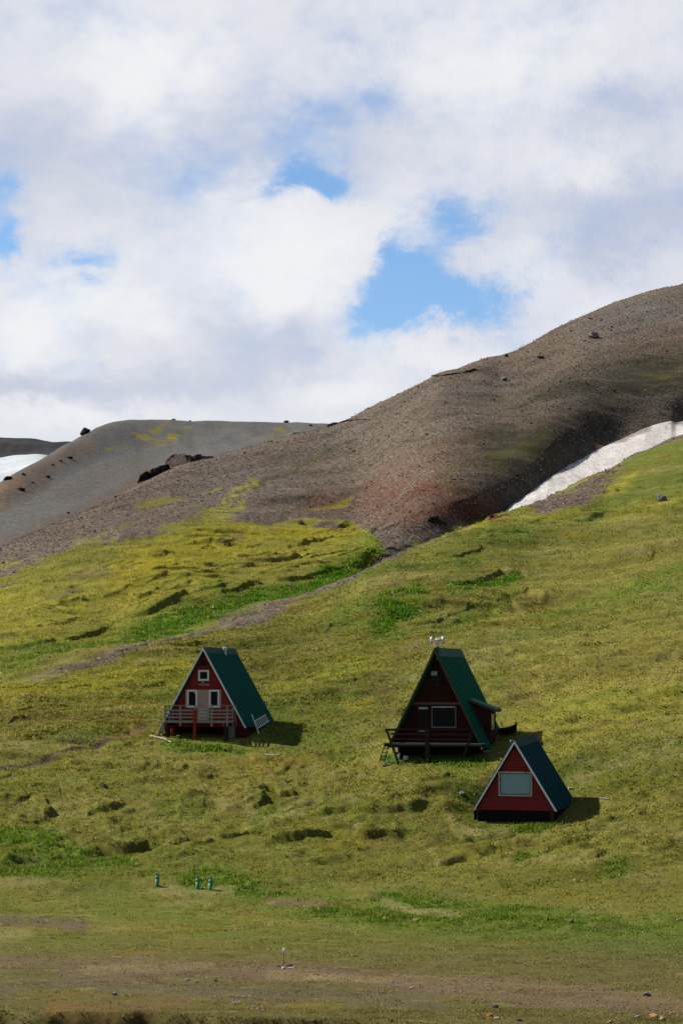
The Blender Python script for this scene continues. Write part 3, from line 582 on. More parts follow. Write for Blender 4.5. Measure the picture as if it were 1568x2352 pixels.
# grey hill
U, D, E, shp = sheet_grid(H, [50, 120, 110, 14, 16, 8])
X = U*D; PX, PY = ue_px(U, E); Z = CZ+E*D+hrelief(X, D)
w1 = fbm(X, D, 9, 9, 4, 301); w2 = fbm(X, D, 9, 9, 4, 302); t = fbm(X+D*.08, D-X*.08, 2.6, 60, 4, 303); s = fbm(X, D, 30, 30, 4, 304); w3 = fbm(X, D, 5, 5, 4, 305)
C = np.empty((len(X), 3)); C[:] = (.098, .094, .090)
C = blend(C, sstep(t, 0.0, .6)*.5, (.112, .103, .094)); C = blend(C, sstep(-t, .15, .6)*.5, (.068, .064, .061)); C = blend(C, sstep(s, .1, .6)*.4, (.115, .10, .082))
for pts, r, st, col in [([(0,1150),(60,1100),(130,1058),(200,1030)], 16, .7, (.125,.088,.062)), ([(0,1130),(40,1105)], 10, .6, (.16,.095,.045)), ([(0,1170),(100,1110)], 10, .5, (.12,.08,.05)),
   ([(120,1215),(240,1160),(330,1110)], 18, .75, (.088,.062,.048)), ([(340,1100),(420,1085),(490,1062)], 18, .8, (.085,.058,.045)), ([(0,1250),(110,1205)], 20, .5, (.09,.066,.05)),
   ([(150,1130),(260,1090),(330,1060)], 20, .35, (.10,.085,.068)), ([(180,1000),(230,980)], 14, .5, (.10,.085,.065)), ([(330,1075),(250,1110),(180,1140)], 14, .4, (.082,.082,.084)),
   ([(330,1008),(370,1014),(395,1005)], 8, .95, (.20,.165,.010)), ([(300,1000),(330,1003)], 6, .7, (.18,.15,.012)), ([(350,992),(375,985)], 6, .7, (.17,.14,.012)), ([(375,975),(380,968)], 6, .6, (.18,.15,.012)), ([(400,995),(435,990)], 6, .7, (.15,.13,.015)),
   ([(240,1036),(290,1030)], 6, .7, (.17,.14,.015)), ([(420,982),(440,978)], 4, .6, (.18,.15,.012)), ([(625,1005),(650,985)], 10, .7, (.12,.11,.02)), ([(640,985),(660,980)], 6, .6, (.17,.14,.012)), ([(280,1065),(310,1055)], 8, .4, (.11,.10,.03)), ([(690,985),(720,982)], 5, .5, (.12,.11,.03))]:
    C = blend(C, np.clip(stroke(PX+16*w1, PY+9*w2, pts, r, .8)*st*(sstep(w3, -.25, .25) if col[2] < col[1]*.4 else 1), 0, 1), col)
M_far = terrain_mat('grey gravel', 0.6, 0.06)
hill_o = np_mesh('hill', np.c_[X, D, Z], grid_faces(shp), mat=M_far, attrs={'Col': C, 'grav': np.full(len(X), 0.85)}, smooth=True)
tag(hill_o, 'bare grey gravel hill behind the brown slope', 'hill', kind='structure')

# dark far ridge and the snowfield below it
def simple_sheet(name, curves, cols, subs, mat, colour_fn, rel, label, cat=None, steps=((25, -0.006), (90, -0.05))):
    sh = Sheet(curves, cols); add_rollover(sh, steps)
    U, D, E, shp = sheet_grid(sh, subs); X = U*D; PX, PY = ue_px(U, E); Z = CZ+E*D+rel(X, D)
    o = np_mesh(name, np.c_[X, D, Z], grid_faces(shp), mat=mat, attrs=colour_fn(X, D, PX, PY), smooth=True)
    tag(o, label, cat, kind='structure'); return o, sh
cf = np.linspace(-700, 420, 420)
def far_col(X, D, PX, PY):
    C = np.empty((len(X), 3)); C[:] = (.040, .041, .045); a = fbm(X, D, 30, 30, 4, 401); b = fbm(X, D, 8, 40, 4, 402)
    C = blend(C, sstep(a, 0, .6)*.6, (.062, .058, .050)); C = blend(C, sstep(b, .1, .6)*.6, (.020, .020, .022))
    return {'Col': C, 'grav': np.full(len(X), 0.7)}
simple_sheet('ridge', [([(-700,1240),(420,1240)], [(-700,760),(420,760)]), ([(-700,1070),(0,1052),(160,1075),(420,1080)], [(-700,800),(420,820)]), ([(-700,970),(-200,996),(0,1007),(80,1012),(130,1017),(160,1018),(420,1030)], [(-700,900),(420,900)])],
    cf, [30, 60, 10, 10, 6], terrain_mat('dark rock', 0.3, 0.4), far_col, lambda X, D: 2.2*fbm(X, D, 30, 34, 4, 405)+2.5*fbm(X, D, 11, 60, 3, 406)*np.exp(-((D-815)/60)**2),
    'dark far ridge behind the snowfield')
def snow_mat(name, tint):
    m, N, p, out = new_mat(name); pos = N.n('ShaderNodeNewGeometry').outputs['Position']
    a = N.n('ShaderNodeAttribute', attribute_name='Col')
    n = N.noise(N.vmul(pos, (1, .45, 2)), 1.1, 7, 0.75); c = N.mix(1.0, a.outputs['Color'], N.lin(n, .3, .7, .74, 1.14), 'MULTIPLY')
    N.link(c, p.inputs['Base Color']); p.inputs['Roughness'].default_value = 0.75
    b = N.n('ShaderNodeBump'); b.inputs['Strength'].default_value = 0.6; b.inputs['Distance'].default_value = 0.25
    N.link(N.noise(N.vmul(pos, (1, .6, 1)), 1.1, 7, 0.72), b.inputs['Height']); N.link(b.outputs[0], p.inputs['Normal']); return m
def sf_col(X, D, PX, PY):
    C = np.empty((len(X), 3)); C[:] = (.50, .53, .56); a = fbm(X, D, 22, 6, 4, 411)
    C = blend(C, sstep(a, .1, .6)*.5, (.42, .46, .52)); return {'Col': C}
simple_sheet('snowfield', [([(-700,1200),(420,1200)], [(-700,560),(420,560)]), ([(-700,1140),(0,1092),(120,1070),(420,1075)], [(-700,590),(420,600)]), ([(-700,1110),(-100,1082),(0,1057),(40,1050),(80,1048),(110,1053),(160,1075),(420,1130)], [(-700,660),(420,660)])],
    cf, [30, 60, 10, 8, 6], snow_mat('old snow far', None), sf_col, lambda X, D: 1.3*fbm(X, D, 34, 12, 4, 415)+0.9*np.maximum(fbm(X, D, 26, 9, 2, 416), 0), 'bright convex snowfield at the foot of the dark far ridge')

# snow lying in the gully: a tongue from its low tip up to the frame's edge
def gully_snow():
    lowx = [1146,1180,1213,1270,1324,1380,1440,1500,1568,1640,1720]; lowy = [1190,1184,1172,1147,1121,1096,1069,1040,1009,985,955]
    hix = [1146,1180,1221,1258,1309,1360,1433,1481,1525,1540,1551,1568,1640,1720]; hiy = [1184,1156,1127,1098,1065,1037,1005,982,969,966,970,967,952,930]
    n, m = 260, 70; xs = np.linspace(1147, 1720, n); V = []
    ud = [px_ue(x, YH)[0] for x in X7]
    lo = np.interp(xs, lowx, lowy); hi = np.interp(xs, hix, hiy)
    uL, eL = px_ue(xs, lo); uH, eH = px_ue(xs, hi)
    DL = smooth_rows(px_ue(xs, YH)[0], px_ue(np.array(X7, float), YH)[0], np.array([180,180,190,205,218,236,252,285,322,375.]))+2.0
    DH = smooth_rows(px_ue(xs, YH)[0], px_ue(np.array(X7, float), YH)[0], np.array([195,196,207,220,231,247,261,309,338,388.]))
    T = np.linspace(-0.12, 1.12, m)[:, None]
    Dm = DL+(DH-DL)*T; Em = eL+(eH-eL)*np.clip(T, 0, 1); um = uL+(uH-uL)*T
    Z = CZ+Em*Dm; X = um*Dm
    Z = Z+0.30*fbm(X, Dm, 9, 8, 3, 421)*np.sin(np.clip(T, 0, 1)*pi)+0.07*fbm(X, Dm, 1.6, 3, 3, 422)
    Z = Z-np.where(T < 0, (-T)*9, 0)-np.where(T > 1, (T-1)*9, 0)
    tip = 1-np.clip((xs-1147)/14, 0, 1); Z = Z-0.3*tip[None]**2
    Xf, Df, Zf = X.ravel(), Dm.ravel(), Z.ravel()
    C = np.empty((Xf.size, 3)); C[:] = (.66, .615, .575); a = fbm(Xf, Df, 9, 3, 4, 423); b = fbm(Xf+Df*.6, Df-Xf*.6, 1.2, 12, 4, 424)
    C = blend(C, sstep(a, 0, .6)*.45, (.53, .485, .445)); C = blend(C, sstep(b, .1, .6)*.45, (.44, .39, .35)); C = blend(C, sstep(np.broadcast_to(T, X.shape).ravel()+.3*a, .92, 1.06)*.7, (.19, .13, .10))
    o = np_mesh('snow_patch', np.c_[Xf, Df, Zf], grid_faces(X.shape), mat=snow_mat('dirty gully snow', None), attrs={'Col': C}, smooth=True)
    tag(o, 'long tongue of dirty white snow lying in the gully', 'snow patch', kind='structure')
gully_snow()
# ------------------------------------------------------------------ object helpers
class MB:
    """collects shapes and links them as ONE mesh object"""
    def __init__(s): s.v = []; s.f = []
    def add(s, vs, fs):
        o = len(s.v); s.v += [tuple(v) for v in vs]; s.f += [tuple(i+o for i in f) for f in fs]; return s
    def box(s, x0, x1, y0, y1, z0, z1):
        vs = [(x, y, z) for z in (z0, z1) for y in (y0, y1) for x in (x0, x1)]
        return s.add(vs, [(0,2,3,1),(4,5,7,6),(0,1,5,4),(2,6,7,3),(0,4,6,2),(1,3,7,5)])
    def beam(s, p, q, w, h, up=(0, 0, 1)):
        p, q = Vector(p), Vector(q); d = (q-p).normalized(); up = Vector(up)
        a = d.cross(up)
        if a.length < 1e-3: a = d.cross(Vector((0, 1, 0)))
        a.normalize(); b = a.cross(d).normalized(); vs = []
        for c in (p, q):
            for sa, sb in ((-1,-1),(1,-1),(1,1),(-1,1)): vs.append(c+a*(sa*w/2)+b*(sb*h/2))
        return s.add(vs, [(3,2,1,0),(4,5,6,7),(0,1,5,4),(1,2,6,5),(2,3,7,6),(3,0,4,7)])
    def cyl(s, p, q, r0, r1=None, n=14, caps=True):
        r1 = r0 if r1 is None else r1
        p, q = Vector(p), Vector(q); d = (q-p).normalized(); a = d.orthogonal().normalized(); b = d.cross(a)
        vs = [c+(a*cos(2*pi*i/n)+b*sin(2*pi*i/n))*r for c, r in ((p, r0), (q, r1)) for i in range(n)]
        fs = [(i, (i+1) % n, n+(i+1) % n, n+i) for i in range(n)]
        if caps: fs += [tuple(range(n-1, -1, -1)), tuple(range(n, 2*n))]
        return s.add(vs, fs)
    def lathe(s, c, prof, n=18):
        vs = []; m = len(prof)
        for r, z in prof:
            for i in range(n): vs.append((c[0]+r*cos(2*pi*i/n), c[1]+r*sin(2*pi*i/n), c[2]+z))
        fs = [(j*n+i, j*n+(i+1) % n, (j+1)*n+(i+1) % n, (j+1)*n+i) for j in range(m-1) for i in range(n)]
        fs += [tuple(range(n-1, -1, -1)), tuple(range((m-1)*n, m*n))]
        return s.add(vs, fs)
    def prism(s, pts, y0, y1, dz=0.0, dx=0.0):
        """polygon in x,z (counter-clockwise seen from the front) drawn from y0 to y1; the far end may rise"""
        n = len(pts); vs = [(x, y0, z) for x, z in pts]+[(x+dx, y1, z+dz) for x, z in pts]
        fs = [tuple(range(n)), tuple(range(2*n-1, n-1, -1))]+[(i, n+i, n+(i+1) % n, (i+1) % n) for i in range(n)]
        return s.add(vs, fs)
    def build(s, name, mat, parent=None, label=None, bevel=0.0, smooth=False):
        me = bpy.data.meshes.new(name); me.from_pydata(s.v, [], s.f)
        bm = bmesh.new(); bm.from_mesh(me); bmesh.ops.recalc_face_normals(bm, faces=bm.faces[:])
        if bevel: bmesh.ops.bevel(bm, geom=bm.edges[:], offset=bevel, segments=1, affect='EDGES', clamp_overlap=True)
        bm.to_mesh(me); bm.free(); me.materials.append(mat)
        if smooth:
            for p in me.polygons: p.use_smooth = len(p.vertices) == 4
        o = bpy.data.objects.new(name, me); COL.objects.link(o)
        if parent: o.parent = parent
        if label: o['label'] = label
        return o
def empty(name, loc, rz=0.0, label=None, cat=None, group=None):
    o = bpy.data.objects.new(name, None); COL.objects.link(o); o.location = loc; o.rotation_euler = (0, 0, rz); o.empty_display_size = 0.3
    return tag(o, label, cat, group)
def frame(mb, x0, x1, z0, z1, w, y0, y1):
    mb.box(x0, x1, y0, y1, z0, z0+w); mb.box(x0, x1, y0, y1, z1-w, z1); mb.box(x0, x0+w, y0, y1, z0+w, z1-w); mb.box(x1-w, x1, y0, y1, z0+w, z1-w); return mb
def glass_mat():
    m, N, p, out = new_mat('dark window glass'); p.inputs['Base Color'].default_value = (.008, .009, .010, 1); p.inputs['Roughness'].default_value = .12; p.inputs['Specular IOR Level'].default_value = .10; return m
def clear_glass():
    m, N, p, out = new_mat('clear window glass'); p.inputs['Base Color'].default_value = (.8, .85, .85, 1); p.inputs['Roughness'].default_value = .02
    tr = N.n('ShaderNodeBsdfTransparent'); mx = N.n('ShaderNodeMixShader'); mx.inputs[0].default_value = .12
    N.link(tr.outputs[0], mx.inputs[1]); N.link(p.outputs[0], mx.inputs[2]); N.link(mx.outputs[0], out.inputs[0]); return m
GLASS = glass_mat(); CLEAR = clear_glass()
WHITE = paint('weathered white paint', (.78, .78, .76), .6, .12, 4, wear=((.30, .28, .25), .30, (1, 1, 1)))
WHITEB = paint('grey white trim', (.86, .88, .88), .6, .1, 3, wear=((.30, .29, .27), .27, (1, 1, 1)))
GREYWOOD = paint('silvered timber', (.30, .27, .25), .85, .25, 3, streak=(.4, 6, 6), wear=((.12, .10, .09), .3, (.6, 4, 4)))
DARKWOOD = paint('tarred timber', (.034, .028, .023), .85, .35, 4, streak=(.5, 6, 6), wear=((.12, .10, .085), .26, (1, 4, 4)))
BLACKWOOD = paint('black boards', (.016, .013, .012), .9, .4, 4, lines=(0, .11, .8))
REDA = paint('red boarding', (.205, .027, .022), .7, .16, 1.5, streak=(4, 4, .5), lines=(0, 1.22, .45), wear=((.15, .02, .02), .3, (1, 1, .4)))
REDB = paint('red clapboard', (.270, .037, .034), .65, .14, 2, wear=((.33, .10, .09), .2, (1, 1, 2)))
REDP = paint('bright red paint', (.34, .03, .02), .6, .2, 3)
BROWNR = paint('dark red brown boarding', (.036, .0125, .0095), .75, .28, 1.6, streak=(3, 3, .5), wear=((.14, .045, .03), .28, (1, 1, .6)))
RUST = paint('rusty trim', (.13, .070, .050), .85, .3, 5, wear=((.30, .22, .18), .32, (2, 2, 2)))
PLY = paint('weathered plywood', (.42, .30, .255), .8, .12, 6, streak=(1.2, 1, .8), wear=((.30, .21, .18), .28, (3, 3, 1)))
PALE = paint('pale panel', (.50, .45, .40), .7, .1, 4)
CONC = paint('concrete', (.20, .19, .18), .95, .25, 5, bump=.02)
METAL = paint('galvanised metal', (.58, .60, .62), .38, .12, 5, spec=.5)
def roof_paint(name, col, col2, rough=.5):
    m, N, p, out = new_mat(name); tc = N.n('ShaderNodeTexCoord').outputs['Object']
    sp = N.n('ShaderNodeSeparateXYZ'); N.link(tc, sp.inputs[0])
    n = N.noise(tc, 1.2, 6, .65); st = N.noise(N.vmul(tc, (.5, 5, .35)), 3, 5, .7); fl = N.noise(N.vmul(tc, (1.2, 6, .5)), 2.6, 7, .78)
    c = N.mix(N.lin(n, .3, .7), (*col, 1), (*col2, 1)); c = N.mix(1.0, c, N.lin(st, .3, .7, .80, 1.2), 'MULTIPLY')
    c = N.mix(N.ss(fl, .74, .77), c, (.10, .14, .14, 1))
    fr = N.m('SINE', N.m('MULTIPLY', sp.outputs[1], 2*pi/.19))
    b = N.n('ShaderNodeBump'); b.inputs['Strength'].default_value = .5; b.inputs['Distance'].default_value = .03
    N.link(N.m('ADD', fr, N.m('MULTIPLY', n, 2)), b.inputs['Height']); N.link(b.outputs[0], p.inputs['Normal'])
    N.link(c, p.inputs['Base Color']); p.inputs['Roughness'].default_value = .85; p.inputs['Specular IOR Level'].default_value = .02; return m
ROOF1 = roof_paint('teal green roof sheet', (.007, .078, .062), (.010, .094, .072)); ROOF2 = roof_paint('green roof sheet', (.005, .080, .050), (.007, .095, .058)); ROOF3 = roof_paint('dark blue green roof sheet', (.005, .040, .050), (.007, .052, .060))
CAP1 = paint('faded ridge capping', (.040, .085, .072), .6, .25, 4); CAP2 = paint('green ridge capping', (.018, .10, .062), .6, .2, 4); CAP3 = paint('grey green ridge capping', (.026, .058, .058), .7, .3, 4)
def slab_pts(side, W, Hh, t, zlow=0.0):
    """section of one roof slope, from eave to apex"""
    hyp = sqrt(W*W+Hh*Hh); tv = t*hyp/W; th = t*hyp/Hh
    p = [(W, 0), (0, Hh), (0, Hh-tv), (W-th, 0)]
    if zlow: f = 1-zlow/Hh; p = [(W*f, zlow), (0, Hh), (0, Hh-tv), (W*f-th, zlow)]
    return [(side*x, z) for x, z in p]
class Cabin:
    def __init__(s, loc, psi, zoomc, zoomz, sc, name, label):
        s.c, s.sn = cos(psi), sin(psi); s.zc, s.zz, s.s = zoomc, zoomz, sc
        s.root = empty(name, loc, -psi, label, 'cabin'); s.loc = loc; s.psi = psi
    def x(s, zx, y=0.0): return ((zx-s.zc)*s.s-y*s.sn)/s.c
    def z(s, zy): return (s.zz-zy)*s.s
    def world(s, x, y): return (s.loc[0]+x*s.c+y*s.sn, s.loc[1]-x*s.sn+y*s.c)
    def ground(s, x, y):
        w = s.world(x, y); return float(gz(*w)[0])-s.loc[2]

# ================================================================== cabin 1: red with white window frames (left)
def cabin_left():
    s = .00682; D = CAB1[1]; s = K*D*.2344
    u, e = px_ue(465.8, 1670); loc = (u*D, D, CZ+e*D)
    c = Cabin(loc, radians(21), 517.5, 903, s, 'red_cabin', 'bright red cabin with white framed windows, grey timber balcony and teal roof')
    R = c.root; Hh = c.z(127); W = (945-517.5)*s/c.c; L = 5.4; yw = .28
    g = c.ground(0, .3)
    MB().prism(slab_pts(1, W, Hh, .10), 0, L).build('roof', ROOF1, R)
    MB().prism(slab_pts(-1, W, Hh, .10), 0.0, L).build('roof', ROOF1, R)
    capm = MB(); capm.prism([(.24, Hh-.24*Hh/W+.03), (0, Hh+.04), (0, Hh+.012), (.235, Hh-.24*Hh/W+.004)], -.01, L+.01); capm.prism([(-.24, Hh-.24*Hh/W+.03), (0, Hh+.04), (0, Hh+.012), (-.235, Hh-.24*Hh/W+.004)], -.01, L+.01)
    capm.build('ridge_cap', CAP1, R)
    bp = [(W+.03, -.05), (0, Hh+.02), (0, Hh-.19), (W-.075, -.05)]
    MB().prism(bp, -.035, -.004).build('barge_board', WHITEB, R); MB().prism([(-x, z) for x, z in bp], -.035, -.004).build('barge_board', WHITEB, R)
    # gable wall down to the underfloor
    wb = c.z(985); ww = W-.16
    MB().prism([(-ww, .0), (ww, 0), (0, Hh-.30)], yw, yw+.12).build('wall', REDA, R)
    MB().prism([(-ww, 0), (ww, 0), (0, Hh-.3)], L-.2, L-.08).build('wall', REDA, R, label='rear gable wall')
    # right hand bay of boards below the deck level, and the dark underfloor
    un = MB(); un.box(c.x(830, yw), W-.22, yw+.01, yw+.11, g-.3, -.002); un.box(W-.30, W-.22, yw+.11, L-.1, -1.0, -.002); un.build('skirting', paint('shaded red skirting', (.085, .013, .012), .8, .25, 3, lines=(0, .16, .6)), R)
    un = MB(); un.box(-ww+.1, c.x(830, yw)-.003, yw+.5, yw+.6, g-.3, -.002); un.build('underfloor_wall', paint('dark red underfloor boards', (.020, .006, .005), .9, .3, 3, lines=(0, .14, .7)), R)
    # triangular window
    tx = [c.x(v, yw) for v in (483, 522, 565)]; tz = [c.z(300), c.z(228)]
    MB().prism([(tx[0]-.10, tz[0]-.07), (tx[2]+.10, tz[0]-.07), (tx[1], tz[1]+.16)], yw-.03, yw-.004).build('window', paint('dark red trim', (.16, .018, .018), .7, .15), R)
    t3 = MB().prism([(tx[0], tz[0]), (tx[2], tz[0]), (tx[1], tz[1])], yw-.036, yw-.0305).build('pane', GLASS, R.children[-1])
    def window(x0, x1, z0, z1, fw, mat=WHITE):
        X0, X1, Z0, Z1 = c.x(x0, yw), c.x(x1, yw), c.z(z0), c.z(z1)
        f = frame(MB(), X0, X1, Z0, Z1, fw, yw-.07, yw-.004).build('window', mat, R)
        frame(MB(), X0+fw, X1-fw, Z0+fw, Z1-fw, .03, yw-.05, yw-.006).build('sash', paint('sash grey', (.35, .36, .38), .6, .1), f)
        MB().box(X0+fw+.03, X1-fw-.03, yw-.03, yw-.006, Z0+fw+.03, Z1-fw-.03).build('pane', GLASS, f); return f
    window(472, 578, 452, 347, .105)
    w = window(360, 462, 712, 540, .105); MB().box(c.x(429, yw), c.x(441, yw), yw-.036, yw-.031, c.z(573), c.z(562)).build('sticker', WHITE, w)
    w = window(580, 682, 712, 540, .105); MB().box(c.x(597, yw), c.x(609, yw), yw-.036, yw-.031, c.z(694), c.z(684)).build('sticker', WHITE, w)
    MB().box(c.x(462, yw)+.004, c.x(580, yw)-.004, yw-.04, yw-.004, c.z(850), c.z(539)).build('boarded_panel', PLY, R)
    MB().box(c.x(480, yw), c.x(558, yw), yw-.055, yw-.042, c.z(832), c.z(722)).build('door_panel', PALE, R)
    for a, b in ((342, 359), (684, 700)): MB().box(c.x(a, yw), c.x(b, yw), yw-.03, yw-.004, c.z(712), c.z(540)).build('side_strip', PLY, R)
    MB().box(c.x(340, yw), c.x(702, yw), yw-.05, yw-.003, c.z(719), c.z(713)).build('sill', GREYWOOD, R)
    MB().box(c.x(342, yw), c.x(735, yw), yw-.035, yw-.003, c.z(535), c.z(526)).build('trim_board', paint('red trim', (.24, .03, .028), .7, .2), R)
    MB().box(c.x(470, yw), c.x(566, yw), yw-.03, yw-.003, c.z(315), c.z(306)).build('trim_board', paint('red trim board', (.24, .03, .028), .7, .2), R)
    # lamp and carved name board (its letters are too worn to read)
    MB().lathe((0, 0, 0), [(.09, -.04), (.11, 0), (.05, .04)], 12).build('wall_lamp', PALE, R).location = (c.x(523, yw), yw-.08, c.z(465))
    sg = MB().box(c.x(474, yw), c.x(579, yw), yw-.03, yw-.004, c.z(499), c.z(480)).build('name_board', paint('grey name board', (.26, .20, .18), .8, .2), R)
    lt = MB(); r2 = random.Random(3)
    for i in range(9):
        x = c.x(481+i*10.6, yw); lt.box(x, x+.018, yw-.036, yw-.031, c.z(496), c.z(484)); z = c.z(r2.choice([484, 490, 495])); lt.box(x+.019, x+.055, yw-.036, yw-.031, z-.018, z)
    lt.build('lettering', paint('worn lettering', (.42, .37, .34), .8, .2), sg)
    # roof vent pipe
    y = (687-520)*s/c.sn; x = .20
    v = MB().cyl((x, y, Hh-.9), (x, y, Hh-.03), .10).build('roof_vent', METAL, R); MB().lathe((x, y, Hh-.03), [(.15, -.10), (.15, .10), (.12, .12)], 16).build('cowl', METAL, v)
    # balcony
    d = 1.15; yf = yw-d; xl = c.x(150, yf); xr = c.x(772, yf); zf = c.z(852); zt = c.z(697)
    dk = MB()
    n = 7
    for i in range(n): dk.box(xl, xr, yf+i*d/n, yf+(i+1)*d/n-.012, zf-.04, zf)
    dk.build('deck', GREYWOOD, R)
    MB().box(xl-.02, xr+.02, yf-.075, yf-.035, zf-.06, zf+.10).build('fascia', GREYWOOD, R)
    MB().box(xr+.005, xr+.045, yf, yw-.03, zf-.06, zf+.10).build('fascia', GREYWOOD, R)
    for xx in (165, 738):
        X = c.x(xx, yf); b = MB().cyl((X, yf-.16, zf-.17), (X, yw+.2, zf-.17), .125, n=16).build('beam', DARKWOOD, R)
        MB().cyl((X, yf-.166, zf-.17), (X, yf-.1601, zf-.17), .122, n=16).build('beam_end', REDP, b)
    for a in (150, 300, 612, 765):
        X = c.x(a, yf); MB().box(X-.0, X+.12, yf-.12, yf-.078, c.z(893), zt-.002).build('post', GREYWOOD, R)
    X = c.x(442, yf); MB().box(X, X+.19, yf-.20, yf-.08, c.ground(X, yf)-.2, c.z(737)).build('post', REDP, R, label='tall bright red post reaching the ground')
    X = c.x(450, yf); MB().box(X, X+.11, yf-.12, yf-.078, c.z(760), zt-.002).build('post', GREYWOOD, R)
    for zz in (740, 774, 807): MB().box(xl, xr+.1, yf-.076, yf-.036, c.z(zz+8), c.z(zz-7)).build('rail', GREYWOOD, R)
    MB().box(xl-.04, xr+.14, yf-.16, yf-.02, zt, zt+.05).build('handrail', GREYWOOD, R)
    for X, nm in ((xl+.01, 'l'), (xr+.06, 'r')):
        for zz in (740, 774, 807): MB().box(X, X+.035, yf-.034, yw-.06, c.z(zz+8), c.z(zz-7)).build('rail', GREYWOOD, R)
        MB().box(X-.04, X+.08, yf-.018, yw-.04, zt+.001, zt+.05).build('handrail', GREYWOOD, R)
        for yy in (yf+.5, yw-.12): MB().box(X+.037, X+.08, yy, yy+.1, c.z(893), zt-.002).build('post', GREYWOOD, R)
    for xx in (152, 738):
        X = c.x(xx, yf+.1); MB().box(X, X+.25, yf+.02, yf+.24, c.ground(X, yf)-.3, zf-.30).build('pillar', DARKWOOD, R)
    X = c.x(775, yw-.2); MB().box(X, X+.40, yw-.22, yw+.2, g-.25, c.z(885)).build('footing_block', CONC, R)
    # stair leaning off the left end
    st = MB()
    x0, x1 = c.x(150, yw-.5), c.x(85, yw-.5)
    for yy in (yw-.75, yw-.15): st.beam((x0, yy, zf), (x1, yy, c.ground(x1, yy)-.05), .05, .16)
    for t in (.25, .5, .75):
        X = x0+(x1-x0)*t; Z = zf+(c.ground(x1, yw-.5)-zf)*t; st.box(X-.12, X+.12, yw-.72, yw-.18, Z-.02, Z+.02)
    st.build('stair', GREYWOOD, R)
    # red gas bottle standing under the deck
    X = c.x(215, yf+.5); w = c.world(X, yf+.5); gg = float(gz(*w)[0])
    o = MB().lathe((0, 0, 0), [(.085, 0), (.095, .03), (.095, .52), (.09, .56), (.06, .60), (.03, .62), (.03, .66)], 16).build('gas_cylinder', paint('orange red enamel', (.42, .05, .02), .5, .15), None, smooth=True)
    o.location = (*w, gg-.03); tag(o, 'slim orange red cylinder standing upright under the balcony', 'gas cylinder')
    # white gate-like railing panel leaning on the right eave
    yl = .35; gp = empty('railing_panel', (0, 0, 0), 0, 'white slatted railing panel leaning tilted against the teal roof eave', 'railing panel')
    def q(zx, zy, yy=yl): x = c.x(zx, yy); wx, wy = c.world(x, yy); return Vector((wx, wy, loc[2]+c.z(zy)))
    P0 = q(1000, 780); P1 = q(1072, 968)
    gl = float(gz(P1.x, P1.y)[0])
    MB().beam(P0, P1, .05, .15, (0, 1, 0)).build('post', WHITE, gp)
    A0, A1, B0, B1 = q(1020, 848, yl+.06), q(1134, 780, yl+.5), q(1058, 916, yl+.06), q(1168, 840, yl+.5)
    MB().beam(A0, A1, .045, .15, (0, 1, 0)).build('top_rail', WHITE, gp); MB().beam(B0, B1, .045, .15, (0, 1, 0)).build('bottom_rail', WHITE, gp)
    for i in range(8):
        t = (i+.6)/8; MB().beam(A0.lerp(A1, t), B0.lerp(B1, t), .03, .07, (0, 1, 0)).build('slat', WHITE, gp)
    return c
C1 = cabin_left()

